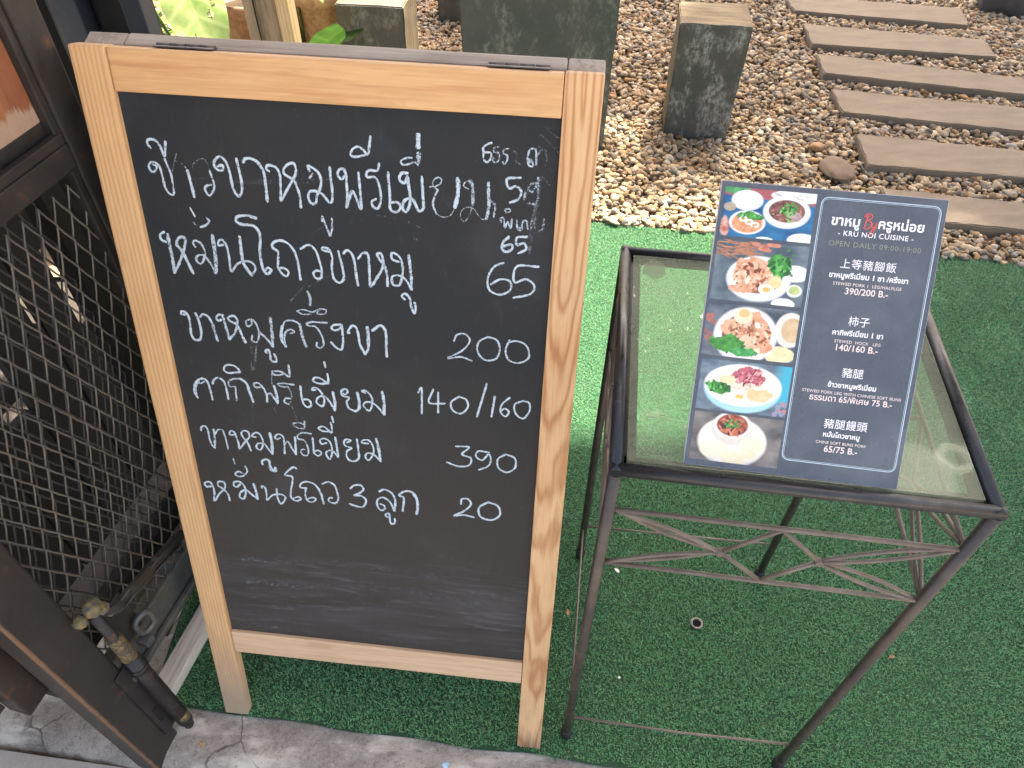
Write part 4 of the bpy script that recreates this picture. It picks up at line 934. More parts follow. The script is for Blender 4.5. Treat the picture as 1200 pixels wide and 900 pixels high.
# printed lettering (Blender's built-in font; it has Thai and Chinese glyphs)
def text_verts(body, bold, shear, space):
    c = bpy.data.curves.new('lettering', 'FONT'); c.body = body; c.size = 1; c.offset = bold; c.shear = shear; c.space_character = space; c.resolution_u = 3
    o = bpy.data.objects.new('lettering', c); col.objects.link(o)
    me = bpy.data.meshes.new_from_object(o.evaluated_get(bpy.context.evaluated_depsgraph_get()))
    V = [tuple(v.co) for v in me.vertices]; F = [tuple(p_.vertices) for p_ in me.polygons]
    bpy.data.objects.remove(o); bpy.data.curves.remove(c); bpy.data.meshes.remove(me); return V, F
def lettering(items, name, mat):
    for (body, u0, v0, u1, v1, bold, shear, space, ys, d) in items:      # each printed line is a part of its own
        mb = MB(); V, F = text_verts(body, bold, shear, space)
        xs = [v[0] for v in V]; k = (u1-u0)/(max(xs)-min(xs)); x0 = min(xs)
        vs = []
        for v in V:
            t = (v[0]-x0)*k; w_ = mb.bm.verts.new(mp(u0+t, v0+(v1-v0)*t/(u1-u0)+v[1]*k*ys, d)); vs.append(w_)
        for f in F:
            try: mb.bm.faces.new([vs[i] for i in f])
            except ValueError: pass
        mb.build(name, mat, mn)
D = .0006
lettering([('ขาหมู', 107, 250.2, 133.4, 250.2, .022, 0, 1, 1, D), ('ครูหน่อย', 150.6, 250.4, 192.3, 250.4, .022, 0, 1, 1, D)], 'title_lettering', M['ink_white'])
# script style "By" drawn as strokes
mb = MB()
def stroke(pts, wd, d):
    P = smooth_path(np.array(pts, float), .4); T = np.gradient(P, axis=0); T /= np.linalg.norm(T, axis=1)[:, None]+1e-9
    prev = None
    for j, (p_, t) in enumerate(zip(P, T)):
        w2 = wd*(.55+.45*abs(t[1])); a_ = mb.bm.verts.new(mp(p_[0]-t[1]*w2, p_[1]+t[0]*w2, d)); b_ = mb.bm.verts.new(mp(p_[0]+t[1]*w2, p_[1]-t[0]*w2, d))
        if prev: mb.bm.faces.new((prev[0], prev[1], b_, a_))
        prev = (a_, b_)
stroke([(138.0, 249.5), (138.6, 254), (140.0, 260.5), (141.2, 262.0), (137.0, 260.0), (139, 263), (143.4, 262.4), (143.8, 259.8), (140.2, 256.6), (143.4, 255.8), (143.6, 251.5), (140.2, 248.8), (136.2, 250.2)], .55, D)
stroke([(144.6, 255.2), (144.9, 251), (146.6, 250.4), (148.6, 255.6), (147.8, 249.2), (145.6, 244.2), (143.2, 244.2), (145.6, 248.2), (149.8, 251.6)], .5, D+.00005)
mb.build('title_script', M['ink_red'], mn)
lettering([('- KRU NOI CUISINE -', 114.9, 240.8, 184.5, 241.2, .008, 0, 1.12, 1, D)], 'name_lettering', M['ink_white'])
lettering([('OPEN DAILY 09:00-19:00', 107.7, 230.6, 193, 231, 0, 0, 1.12, 1, D)], 'hours_lettering', M['ink_olive'])
lettering([('上等豬腳飯', 121.7, 211, 173.5, 211.2, 0, 0, 1.1, 1, D), ('柿子', 137.9, 156.6, 157.7, 156.8, 0, 0, 1, 1, D), ('豬腿', 140, 106.2, 160.1, 106.4, 0, 0, 1, 1, D), ('豬腿饅頭', 130.8, 54.3, 172.2, 54.6, 0, 0, 1, 1, D)], 'chinese_lettering', M['ink_white'])
lettering([('ขาหมูพรีเมี่ยม 1 ขา /ครึ่งขา', 112.7, 201, 186.3, 201.2, .022, 0, 1, 1, D), ('คากิพรีเมี่ยม 1 ขา', 124.5, 146.2, 172.2, 146.4, .022, 0, 1, 1, D),
           ('ข้าวขาหมูพรีเมี่ยม', 128.2, 94.8, 174.2, 95, .022, 0, 1, 1, D), ('หมั่นโถวขาหมู', 131.5, 44.9, 166.6, 45, .022, 0, 1, 1, D)], 'thai_lettering', M['ink_white'])
lettering([('STEWED PORK 1  LEG/HALFLGE', 117.6, 194, 181.6, 194.2, .004, 0, 1.05, .95, D), ('STEWED  HOCK   LEG', 127.7, 138.8, 171.2, 139, .004, 0, 1.05, .95, D),
           ('STEWED PORK LEG WITH CHINESE SOFT BUNS', 104.7, 87.6, 199, 88, .004, 0, 1.05, .95, D), ('CHINE SOFT BUNS PORK', 125.7, 37.6, 174.4, 38, .004, 0, 1.05, .95, D)], 'english_lettering', M['ink_pink'])
lettering([('390/200 B.-', 130, 186, 170.2, 186.3, .012, 0, 1, 1, D), ('140/160 B.-', 130.2, 131.2, 169.7, 131.5, .012, 0, 1, 1, D), ('ธรรมดา 65/พิเศษ 75 B.-', 112.9, 80.4, 191.6, 80.8, .012, 0, 1, 1, D), ('65/75 B.-', 134.6, 29.6, 166.8, 29.8, .012, 0, 1, 1, D)], 'price_lettering', M['ink_pink'])
# the five printed food photographs: each a flat print drawn as a fine grid of coloured cells
def canvas(W, H, c0, c1, sc_, sd):
    yy, xx = np.mgrid[0:H, 0:W]; u = (xx+.5)/W; v = (yy+.5)/H
    n = vnoise(u*sc_, v*sc_, sd)[..., None]
    return [u, v, np.array(c0)*(1-n)+np.array(c1)*n, W/H]
def vnoise(u, v, sd):
    r = np.zeros_like(u); amp = .5; f = 1
    for o_ in range(4):
        a_ = u*f+sd*7.1; b_ = v*f+sd*3.7; i, j = np.floor(a_).astype(int), np.floor(b_).astype(int); fx, fy = a_-i, b_-j
        fx = fx*fx*(3-2*fx); fy = fy*fy*(3-2*fy)
        h = lambda p_, q_: ((np.sin(p_*127.1+q_*311.7+sd*17.3)*43758.5453) % 1)
        r += amp*((h(i, j)*(1-fx)+h(i+1, j)*fx)*(1-fy)+(h(i, j+1)*(1-fx)+h(i+1, j+1)*fx)*fy); amp *= .5; f *= 2.1
    return np.clip((r-.2)/.55, 0, 1)
def ell(cv, cx, cy, rx, ry, c0, c1=None, sc_=10, sd=1, wob=0, rot=0, rim=None):
    u, v, img, asp = cv; x, y = (u-cx), (v-cy); ca, sa = math.cos(rot), math.sin(rot); x, y = x*ca+y*sa/asp, -x*sa*asp+y*ca
    d = np.hypot(x/rx, y/ry)
    if wob: d = d+wob*(vnoise(u*14, v*14/asp*1.2, sd+5)-.5)
    m_ = np.clip((1-d)*14, 0, 1)[..., None]
    n = vnoise(u*sc_*1.5, v*sc_*1.5/asp, sd)[..., None] if c1 is not None else 0
    cc = np.array(c0)*(1-n)+np.array(c1 if c1 is not None else c0)*n
    cv[2] = img*(1-m_)+cc*m_
def bits(cv, cx, cy, rx, ry, n, cols, s0, s1):
    for k in range(n):
        a_ = rng.uniform(0, 6.28); r = math.sqrt(rng.uniform(0, 1))*.92; c0 = np.array(cols[int(rng.integers(len(cols)))])*rng.uniform(.7, 1.2); s_ = rng.uniform(s0, s1)
        ell(cv, cx+rx*r*math.cos(a_), cy+ry*r*math.sin(a_), s_*rng.uniform(.6, 1.6), s_*rng.uniform(.5, 1.1), np.clip(c0, 0, .9), None, 9, 1, .5, rng.uniform(0, 3))
MEAT = [(.55, .25, .13), (.78, .50, .34), (.36, .13, .06), (.62, .34, .2), (.22, .07, .03), (.85, .66, .5)]
GREEN = [(.03, .16, .03), (.08, .34, .06), (.02, .09, .02), (.16, .48, .12)]
def grain(cv, k):
    cv[2] = cv[2]*(1+k*rng.normal(size=cv[2].shape[:2]))[..., None]
def photo(cv, u0, v0, u1, v1, skew=(0, 0)):
    grain(cv, .05); img = cv[2]; H, W = img.shape[:2]; V = []
    for j in range(H):
        for i in range(W):
            V.append(tuple(mp(u0+(u1-u0)*i/(W-1), v1+(v0-v1)*j/(H-1), .0006)))
    idx = np.arange(H*W).reshape(H, W); F = np.stack([idx[1:, :-1], idx[1:, 1:], idx[:-1, 1:], idx[:-1, :-1]], -1).reshape(-1, 4)
    o = raw('food_photo', V, F, M['photo'], True, np.clip(img, 0, 1).reshape(-1, 3), mn); return o
W_, CREAM = (.80, .80, .78), (.72, .62, .44)
GRN, GRN2 = (.03, .16, .03), (.10, .36, .06)
PK, PK2, BRN, BRN2 = (.55, .25, .13), (.75, .45, .30), (.20, .06, .03), (.38, .14, .07)
cv = canvas(150, 84, (.012, .07, .19), (.04, .20, .38), 5, 1)
u, v = cv[0], cv[1]
m_ = np.clip((.22-v+.1*(u-.4))*20, 0, 1)[..., None]; cv[2] = cv[2]*(1-m_)+np.array((.34, .10, .10))*m_
ell(cv, .12, .04, .16, .10, (.05, .22, .08), (.12, .40, .14)); ell(cv, .80, .10, .30, .13, W_, (.60, .66, .68), 9, 3)
ell(cv, .26, .25, .18, .21, (.62, .66, .68)); ell(cv, .26, .22, .165, .18, (.85, .85, .84), (.70, .72, .72), 26, 2)
ell(cv, .70, .42, .265, .34, (.62, .67, .71)); ell(cv, .70, .39, .25, .30, (.80, .81, .81)); ell(cv, .70, .40, .205, .235, (.10, .035, .03), (.30, .13, .10), 14, 4)
ell(cv, .72, .33, .10, .12, GRN, GRN2, 20, 6, .9); ell(cv, .73, .45, .05, .15, GRN2, (.3, .5, .15), 20, 7, .9); ell(cv, .80, .50, .07, .09, (.5, .42, .38), (.3, .2, .2), 16, 8, .4)
ell(cv, .29, .69, .205, .25, (.70, .73, .74)); ell(cv, .29, .70, .175, .205, (.60, .22, .10), (.72, .38, .20), 12, 5); ell(cv, .30, .56, .14, .09, GRN, GRN2, 18, 3, .6)
for k, (ex, ey) in enumerate(((.24, .62), (.31, .68), (.38, .73))): ell(cv, ex, ey, .047, .065, (.82, .80, .74)); ell(cv, ex, ey, .022, .03, (.62, .30, .10))
bits(cv, .70, .40, .19, .21, 40, [(.10, .035, .03), (.34, .15, .12), (.5, .3, .26), (.2, .07, .06)], .012, .03); bits(cv, .72, .36, .09, .12, 22, GREEN, .012, .03); bits(cv, .29, .78, .15, .10, 16, [(.66, .28, .14), (.75, .45, .28)], .015, .03); bits(cv, .30, .56, .12, .07, 14, GREEN, .012, .028); bits(cv, .80, .08, .26, .08, 20, [(.8, .8, .76), (.6, .62, .62), (.7, .68, .6)], .02, .04)
ell(cv, .08, .40, .07, .09, (.30, .26, .2), (.5, .42, .3)); ell(cv, .05, .80, .06, .22, (.40, .10, .06), (.7, .5, .4), 12, 2, .5); ell(cv, .91, .96, .17, .15, (.80, .82, .82)); ell(cv, .5, 1.0, .10, .05, (.78, .8, .8))
photo(cv, 4, 230.5, 90.4, 277)
cv = canvas(150, 104, (.055, .08, .10), (.17, .22, .25), 5, 2)
for k in range(26):
    a_ = rng.uniform(-.5, .6); ell(cv, rng.uniform(.02, .40), rng.uniform(.02, .26), .13, .012, (.30, .12, .06), (.50, .24, .13), 9, k, 0, a_)
for k in range(8): ell(cv, rng.uniform(.42, .64), rng.uniform(.03, .15), .05, .035, (.42, .12, .08), (.62, .30, .2), 9, k, .5)
ell(cv, .88, .46, .16, .14, (.62, .66, .66), (.78, .8, .8), 8, 3); ell(cv, .80, .97, .13, .10, (.82, .82, .82))
ell(cv, .50, .60, .36, .385, (.62, .66, .68)); ell(cv, .50, .585, .345, .355, (.84, .84, .83)); ell(cv, .49, .575, .275, .275, (.16, .07, .04), (.28, .12, .06), 10, 4)
ell(cv, .70, .35, .155, .22, GRN, GRN2, 16, 5, .8); ell(cv, .42, .45, .20, .19, PK, PK2, 12, 6, .4); ell(cv, .44, .60, .22, .13, PK2, (.80, .55, .40), 14, 7, .5); ell(cv, .36, .76, .16, .08, PK, PK2, 16, 8, .5)
bits(cv, .44, .58, .25, .24, 90, MEAT, .012, .045); bits(cv, .70, .36, .13, .19, 45, GREEN, .014, .04)
ell(cv, .60, .76, .09, .09, (.82, .78, .66)); ell(cv, .60, .76, .045, .045, (.75, .42, .12)); ell(cv, .69, .62, .07, .12, (.72, .50, .22), (.78, .62, .36), 10, 2, .4)
ell(cv, .90, .74, .085, .105, (.76, .78, .76)); ell(cv, .90, .73, .062, .075, (.32, .42, .12), (.5, .55, .25), 18, 2)
photo(cv, 3.4, 168.6, 91.2, 227.2)
cv = canvas(150, 86, (.05, .065, .085), (.16, .19, .22), 6, 3)
for k in range(10): ell(cv, rng.uniform(0, .1), rng.uniform(.2, .95), .03, .05, (.45, .16, .10), (.1, .1, .12), 9, k, .5)
ell(cv, .92, .38, .17, .34, (.66, .64, .58)); ell(cv, .94, .38, .12, .24, (.50, .36, .20), (.62, .48, .3), 9, 4); ell(cv, .84, .86, .18, .17, (.72, .70, .52), (.60, .58, .3), 8, 2, .2)
ell(cv, .45, .56, .355, .55, (.64, .66, .66)); ell(cv, .45, .55, .335, .51, (.84, .83, .81)); ell(cv, .46, .55, .275, .43, (.10, .06, .05), (.22, .11, .08), 10, 4)
ell(cv, .55, .44, .16, .30, PK, PK2, 12, 6, .6); ell(cv, .28, .42, .11, .18, (.60, .30, .16), (.72, .46, .3), 12, 7, .4); ell(cv, .60, .72, .14, .16, PK, PK2, 12, 9, .6); ell(cv, .45, .70, .12, .18, PK2, (.8, .55, .4), 12, 4, .5)
bits(cv, .47, .56, .25, .36, 100, MEAT, .012, .045); bits(cv, .28, .78, .17, .15, 40, GREEN, .014, .04); bits(cv, .45, .88, .17, .07, 26, GREEN, .014, .035)
ell(cv, .40, .20, .105, .15, (.76, .62, .40), (.82, .74, .58), 5, 2); ell(cv, .41, .15, .06, .08, (.66, .46, .2)); ell(cv, .27, .76, .18, .17, GRN, GRN2, 15, 5, .8); ell(cv, .45, .88, .18, .08, (.02, .22, .06), (.14, .45, .12), 15, 8, .6)
photo(cv, 2.6, 113.4, 91.6, 165)
cv = canvas(150, 86, (.08, .11, .15), (.20, .27, .32), 6, 4)
u, v = cv[0], cv[1]; m_ = np.clip((u-.80)*8, 0, 1)[..., None]*np.clip((.85-v)*6, 0, 1)[..., None]; cv[2] = cv[2]*(1-m_)+np.array((.06, .38, .52))*m_
for k in range(9): ell(cv, rng.uniform(.86, 1), rng.uniform(.7, 1), .03, .05, (.50, .20, .12), (.1, .3, .5), 9, k, .5)
ell(cv, .49, .54, .435, .47, (.36, .60, .70)); ell(cv, .49, .46, .435, .42, (.84, .84, .82)); ell(cv, .49, .46, .385, .34, (.72, .66, .52), (.8, .78, .70), 8, 2)
ell(cv, .22, .54, .13, .12, GRN, GRN2, 14, 4, .6, .3); ell(cv, .55, .28, .19, .19, (.30, .05, .08), (.52, .16, .18), 12, 5, .5); ell(cv, .55, .50, .17, .10, (.80, .70, .58), (.72, .5, .4), 14, 6, .5); ell(cv, .34, .37, .10, .10, (.74, .52, .28), (.8, .66, .44), 8, 2, .4)
bits(cv, .55, .29, .18, .18, 50, [(.30, .05, .08), (.55, .18, .2), (.7, .36, .36), (.2, .03, .05)], .012, .035); bits(cv, .60, .54, .2, .12, 34, [(.82, .72, .58), (.7, .5, .36), (.6, .36, .2)], .014, .035); bits(cv, .22, .55, .11, .10, 22, GREEN, .014, .035)
ell(cv, .46, .70, .11, .10, (.84, .80, .68)); ell(cv, .47, .68, .05, .045, (.72, .45, .12)); ell(cv, .70, .62, .15, .13, (.66, .40, .18), (.78, .58, .34), 10, 3, .4)
photo(cv, 4.2, 58.6, 92.6, 109.6)
cv = canvas(150, 84, (.07, .07, .07), (.24, .22, .20), 5, 5)
ell(cv, .46, .56, .40, .53, (.58, .55, .50)); ell(cv, .46, .54, .385, .50, (.72, .69, .62)); ell(cv, .44, .30, .235, .34, (.60, .57, .52)); ell(cv, .44, .22, .22, .27, (.70, .68, .63)); ell(cv, .44, .22, .18, .23, (.13, .03, .02), (.36, .10, .05), 12, 4)
for k in range(7): ell(cv, .44+rng.uniform(-.11, .11), .22+rng.uniform(-.13, .13), .05, .055, BRN2, (.55, .2, .1), 14, k, .5)
bits(cv, .44, .23, .16, .2, 50, [(.13, .03, .02), (.42, .12, .06), (.58, .22, .12), (.06, .02, .02)], .012, .035); bits(cv, .44, .19, .085, .09, 34, GREEN, .012, .028); ell(cv, .27, .74, .165, .20, CREAM, (.80, .73, .58), 4, 3); ell(cv, .50, .88, .15, .15, (.70, .62, .42), (.80, .74, .56), 4, 5); ell(cv, .68, .60, .14, .19, (.70, .63, .45), (.80, .75, .6), 4, 6); ell(cv, .66, .78, .10, .10, (.74, .66, .5), CREAM, 4, 7)
photo(cv, 4.4, 6.4, 92.3, 56)
# ================================================================== GATE
go = Vector((-.612, .388, 0)); gd = Vector((.247, .969, 0)).normalized(); gn = Vector((gd.y, -gd.x, 0))      # gn points towards the sign
def gp_(s, t, z): return go+gd*s+gn*t+Z*z
gt = thing('folding_gate', 'blackened steel folding gate with wire mesh, brown plywood and a drop bolt', 'gate', gp_(.2, -.02, 0))
def gbox(mb, s0, s1, t0, t1, z0, z1, grain='z', bev=.0015, off=None, cuts=0, wob=0):
    c = gp_((s0+s1)/2, (t0+t1)/2, (z0+z1)/2)
    if grain == 'z': mb.box(c, Z, gd, gn, (z1-z0, s1-s0, t1-t0), bev, off, cuts, wob)
    else: mb.box(c, gd, Z, gn, (s1-s0, z1-z0, t1-t0), bev, off, cuts, wob)
    return mb
mb = gbox(MB(), 0, .066, -.048, 0, -.10, 2.02, bev=.004, off=(0, .009, 0)); mb.build('near_stile', M['stile_ridge'], gt)
mb = gbox(MB(), .402, .442, -.045, 0, .004, 2.02, bev=.003); gbox(mb, .392, .402, -.030, -.004, .3, 2.0); mb.build('far_stile', M['gate_steel'], gt)
mb = gbox(MB(), .0665, .401, -.044, -.001, .942, .972, 's', .002); gbox(mb, .0665, .401, -.048, -.016, .9725, 1.0, 's', .002); gbox(mb, .0665, .401, -.012, -.002, .9725, .985, 's', .002); mb.build('middle_rail', M['gate_steel'], gt)
mb = gbox(MB(), .0665, .401, -.007, -.002, .212, .292, 's', .001); gbox(mb, .0665, .401, -.040, -.0075, .262, .268, 's', .001); gbox(mb, .0665, .401, -.001, .010, .222, .234, 's', .003); mb.build('bottom_rail', M['gate_rail'], gt)
mb = gbox(MB(), .0665, .401, -.044, -.002, 1.97, 2.02, 's'); mb.build('top_rail', M['gate_steel'], gt)
mb = gbox(MB(), .067, .3915, -.024, -.014, 1.0005, 1.969, 'z', .0008, (0, 0, 0), 10, .001); mb.build('plywood_panel', M['ply'], gt)
def lattice(t, s0, s1, z0, z1, ph, w_, name, mat, parent):
    """expanded metal: diamonds 26 mm wide, 62 mm tall, of flat strands"""
    mb = MB(); dx, dz = .0128, .0305
    ns = int((s1-s0)/dx)+2; nz = int((z1-z0)/dz)+2
    for i in range(-1, ns):
        for j in range(-1, nz):
            if (i+j) % 2: continue
            for sg in (1, -1):
                a_ = (s0+ph+i*dx, z0+j*dz); b_ = (a_[0]+sg*dx, a_[1]+dz)
                if min(a_[0], b_[0]) < s0 or max(a_[0], b_[0]) > s1 or a_[1] < z0 or b_[1] > z1: continue
                wb = .0006*mnoise.noise((a_[0]*60, a_[1]*60, t*90)); 
                off = .0012*sg
                mid = ((a_[0]+b_[0])/2+sg*.0008, (a_[1]+b_[1])/2)
                P = [gp_(a_[0], t-off, a_[1]), gp_(mid[0], t+wb, mid[1]), gp_(b_[0], t+off, b_[1])]
                mb.tube(P, w_, 5, False)
    return mb.build(name, mat, parent)
lattice(-.012, .064, .405, .285, .945, 0, .00135, 'wire_mesh', M['mesh_steel'], gt)
# drop bolt on the near stile
mb = gbox(MB(), .0482, .088, .001, .005, .03, .27, 'z', .001); mb.build('bolt_plate', M['gate_steel'], gt)
mb = gbox(MB(), .056, .064, .0052, .0062, .075, .125, 'z', .0004); mb.build('plate_slot', plain('black_slot', lin(.006, .006, .006), .9), gt)
bs, bt = .080, .0195
mb = MB(); mb.tube([gp_(bs, bt, .028), gp_(bs, bt, .30)], .0125, 18); mb.tube([gp_(bs, bt, .255), gp_(bs, bt, .268)], .0145, 18)
gbox(mb, bs-.010, bs+.012, .004, .014, .06, .26, 'z', .002); slv = mb.build('bolt_sleeve', M['sleeve'], gt)
mb = MB(); mb.tube([gp_(bs, bt, .301), gp_(bs, bt, .305), gp_(bs, bt, .362), gp_(bs, bt, .365)], .0115, 18, True, [.0125, .0118, .0113, .0105]); sub(mb, 'painted_band', M['brass_paint'], slv)
mb = MB(); mb.tube([gp_(bs, bt, .004), gp_(bs, bt, .44)], .0085, 14); rod = mb.build('bolt_rod', M['sleeve'], gt)
mb = MB(); mb.tube([gp_(bs, bt+.001, .034), gp_(bs, bt+.0032, .045), gp_(bs, bt+.0032, .060), gp_(bs, bt+.001, .07)], .0115, 12, True, [.006, .0112, .0112, .006]); sub(mb, 'worn_patch', M['brass_paint'], slv)
# knob: lumpy clamp at the top of the rod
b = bmesh.new(); bmesh.ops.create_icosphere(b, subdivisions=3, radius=1)
mb = MB()
for cc, rr in ((gp_(bs+.004, bt+.002, .450), (.013, .014, .013)), (gp_(bs-.017, bt-.004, .446), (.010, .009, .009)), (gp_(bs+.012, bt+.004, .436), (.009, .010, .009))):
    b2 = bmesh.new(); g2 = b2.verts.layers.float_vector.new('gc'); bmesh.ops.create_icosphere(b2, subdivisions=3, radius=1)
    for v in b2.verts:
        f_ = 1+.35*mnoise.noise(v.co*2+cc*30)+.15*mnoise.noise(v.co*5); v.co = Vector((v.co.x*rr[0]*f_, v.co.y*rr[1]*f_, v.co.z*rr[2]*f_))
    for f in b2.faces: f.smooth = True
    mb.merge(b2, Matrix.Translation(cc), Vector((0, 0, 0)))
b.free(); sub(mb, 'knob', M['verdigris'], rod)
# long flat lever
mb = MB(); LV = [(.085, .43, .022), (.105, .415, .030), (.135, .413, .034), (.160, .408, .034), (.20, .396, .032), (.243, .384, .030), (.256, .381, .030)]
WD = [.014, .020, .023, .024, .023, .022, .013]
prev = None
for (s_, z_, t_), w_ in zip(LV, WD):
    d_ = .0022; q = [gp_(s_, t_+d_, z_+w_*.62), gp_(s_, t_+d_, z_-w_*.62), gp_(s_, t_-d_, z_-w_*.62), gp_(s_, t_-d_, z_+w_*.62)]
    q[0] = gp_(s_, t_+d_*1.6, z_+w_*.62)
    cur = [mb.bm.verts.new(p_) for p_ in q]
    if prev:
        for k in range(4): mb.bm.faces.new((prev[k], prev[(k+1) % 4], cur[(k+1) % 4], cur[k]))
    else: mb.bm.faces.new(cur)
    prev = cur
mb.bm.faces.new(prev[::-1]); bmesh.ops.bevel(mb.bm, geom=mb.bm.edges[:], offset=.0009, segments=2, affect='EDGES')
for p0, p1 in (((.112, .418), (.158, .412)), ((.176, .402), (.236, .386))):
    mb.tube([gp_(p0[0], .0365, p0[1]+.009), gp_(p1[0], .0355, p1[1]+.009)], .0016, 6); mb.tube([gp_(p0[0], .0365, p0[1]-.009), gp_(p1[0], .0355, p1[1]-.009)], .0016, 6)
mb.build('lever_handle', M['lever'], gt)
mb = gbox(MB(), .086, .132, .004, .008, .30, .40, 'z', .003); mb.build('lock_plate', M['gate_steel'], gt)
mb = MB(); mb.tube([gp_(.100, .010, .402), gp_(.100, .020, .402)], .0065, 12, True, [.0065, .0045]); mb.build('rivet', M['steel_bright'], gt)
mb = MB(); pts = []
for k in range(21):
    a_ = 2*math.pi*k/20; ca_, sa_ = math.cos(a_), math.sin(a_); pts.append(gp_(.128+.013*math.copysign(abs(ca_)**.7, ca_), .020+.004*ca_, .316+.021*math.copysign(abs(sa_)**.6, sa_)))
mb.tube(pts, .0048, 8, False); gbox(mb, .104, .122, .010, .030, .280, .292, 's', .002); mb.build('hasp_ring', M['gate_rail'], gt)
# second, folded leaf behind
g2 = thing('gate_leaf', 'second gate leaf folded behind the first, its mesh seen through the front mesh', 'gate', gp_(.2, -.09, 0))
def g2box(*a_, **k): return gbox(*a_, **k)
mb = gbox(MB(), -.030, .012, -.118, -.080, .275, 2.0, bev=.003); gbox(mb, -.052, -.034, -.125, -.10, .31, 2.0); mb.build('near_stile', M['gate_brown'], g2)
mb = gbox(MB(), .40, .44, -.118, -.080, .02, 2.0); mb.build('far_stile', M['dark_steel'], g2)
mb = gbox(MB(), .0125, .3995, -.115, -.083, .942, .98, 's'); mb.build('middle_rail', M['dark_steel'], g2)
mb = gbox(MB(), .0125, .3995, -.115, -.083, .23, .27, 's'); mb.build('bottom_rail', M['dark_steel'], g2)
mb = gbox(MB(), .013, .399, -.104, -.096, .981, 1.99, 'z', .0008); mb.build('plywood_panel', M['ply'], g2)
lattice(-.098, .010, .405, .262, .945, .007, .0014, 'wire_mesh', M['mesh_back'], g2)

# black screen added to stand in for the darkness behind the gate: one board a thing? no - one screen whose boards are its surface pattern
sc_ = thing('shade_screen', 'black timber screen added as the darkness behind the mesh gate', 'screen', gp_(.4, -.36, 0))
GAPS = {5: [(.44, .63)], 3: [(.40, .44), (.47, .58)], 4: [(.52, .60)]}
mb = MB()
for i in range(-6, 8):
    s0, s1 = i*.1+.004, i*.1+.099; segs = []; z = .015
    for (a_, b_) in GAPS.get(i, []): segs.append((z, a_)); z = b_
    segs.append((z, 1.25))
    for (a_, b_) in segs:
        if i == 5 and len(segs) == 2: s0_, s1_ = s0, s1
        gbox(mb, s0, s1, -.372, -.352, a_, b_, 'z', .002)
    for (a_, b_) in GAPS.get(i, []):         # narrow board left beside a gap cut for a bright spot
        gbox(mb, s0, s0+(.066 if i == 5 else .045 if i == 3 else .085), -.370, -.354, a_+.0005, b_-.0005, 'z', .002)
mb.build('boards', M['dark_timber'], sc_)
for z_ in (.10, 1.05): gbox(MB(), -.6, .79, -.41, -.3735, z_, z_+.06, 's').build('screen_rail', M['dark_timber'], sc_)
for (cx, cy, cz, s3, mat, nm, lb, ct, sd) in ((-1.50, 2.0, .16, (.17, .15, .17), M['daylight_spot'], 'daylight_lump', 'white lump standing in for daylight behind the upper gate mesh', 'daylight_spot', 2), (-1.62, 1.62, .15, (.13, .13, .16), M['daylight_spot'], 'daylight_lump', 'pale lump standing in for daylight at the far left of the gate mesh', 'daylight_spot', 5), (-1.66, 1.80, .30, (.08, .08, .08), M['orange'], 'orange_bag', 'small orange bag beside a pale stand-in lump behind the gate mesh', 'bag', 7)):  # pale lumps stand in for daylight spots seen through the mesh
    o = rock(nm, lb, ct, (cx, cy, cz), s3, mat, sd)

# white painted plank along the turf edge beside the gate
pk = MB(); p0 = Vector((-.6625, .462, 0)); pd = Vector((.238, .971, 0)).normalized(); pn = Vector((pd.y, -pd.x, 0))
pk.box(p0+pd*.5+pn*.012+Z*.008, pd, pn, Z, (1.0, .040, .028), .003, None, 30, .0016)
pk = pk.build('edging_plank', M['white_plank'], None, p0+pd*.5); tag(pk, 'flaking white plank edging the turf between gate and chalkboard leg', 'plank')

# dark channel post behind the sign
pb = Vector((-.700, 1.31, 0))
ps = thing('steel_post', 'blue black steel channel post rising behind the chalkboard\'s left corner', 'post', pb)
mb = MB(); mb.box(pb+Vector((-.010, .045, 1.2)), Z, X, Y, (2.4, .150, .014), .002); mb.build('post_web', M['post_steel'], ps)
for xx, wd in ((-.062, .046), (.052, .034)):
    mb = MB(); mb.box(pb+Vector((xx, .0145, 1.2)), Z, X, Y, (2.4, wd, .046), .003); mb.build('post_flange', M['post_edge'], ps)
mb = MB(); mb.box(pb+Vector((-.102, .03, 1.2)), Z, X, Y, (2.4, .032, .05), .002); mb.build('side_strip', M['post_steel'], ps)

# ================================================================== GARDEN BITS ALONG THE TOP EDGE
def leaf_verts(mb, base, d, up, L, W, bend=.25, nL=12, nW=6, tip=1.0, fold=.12, holes=()):
    d = d.normalized(); sd = d.cross(up).normalized(); up = sd.cross(d).normalized(); rows = []
    for i in range(nL+1):
        t = i/nL; w_ = W*.5*(math.sin(math.pi*min(1, t**.75))**.8)*(1-.15*t) + .0004
        row = []
        for j in range(-nW, nW+1):
            q = j/nW; wv = .012*L*math.sin(t*17+q*2)*abs(q)
            p_ = base+d*(L*t*(1-.15*bend*t))+sd*(w_*q)+up*(-bend*L*t*t+fold*w_*abs(q)+wv)
            v = mb.bm.verts.new(p_); v[mb.g] = Vector((t*L, q*w_, 0)); row.append(v)
        rows.append(row)
    for r0, r1 in zip(rows, rows[1:]):
        for j in range(2*nW):
            if any(((rows.index(r0)/nL-h[0])/h[2])**2+((j/nW-1-h[1])/h[3])**2 < 1 for h in holes): continue
            f = mb.bm.faces.new((r0[j], r0[j+1], r1[j+1], r1[j])); f.smooth = True
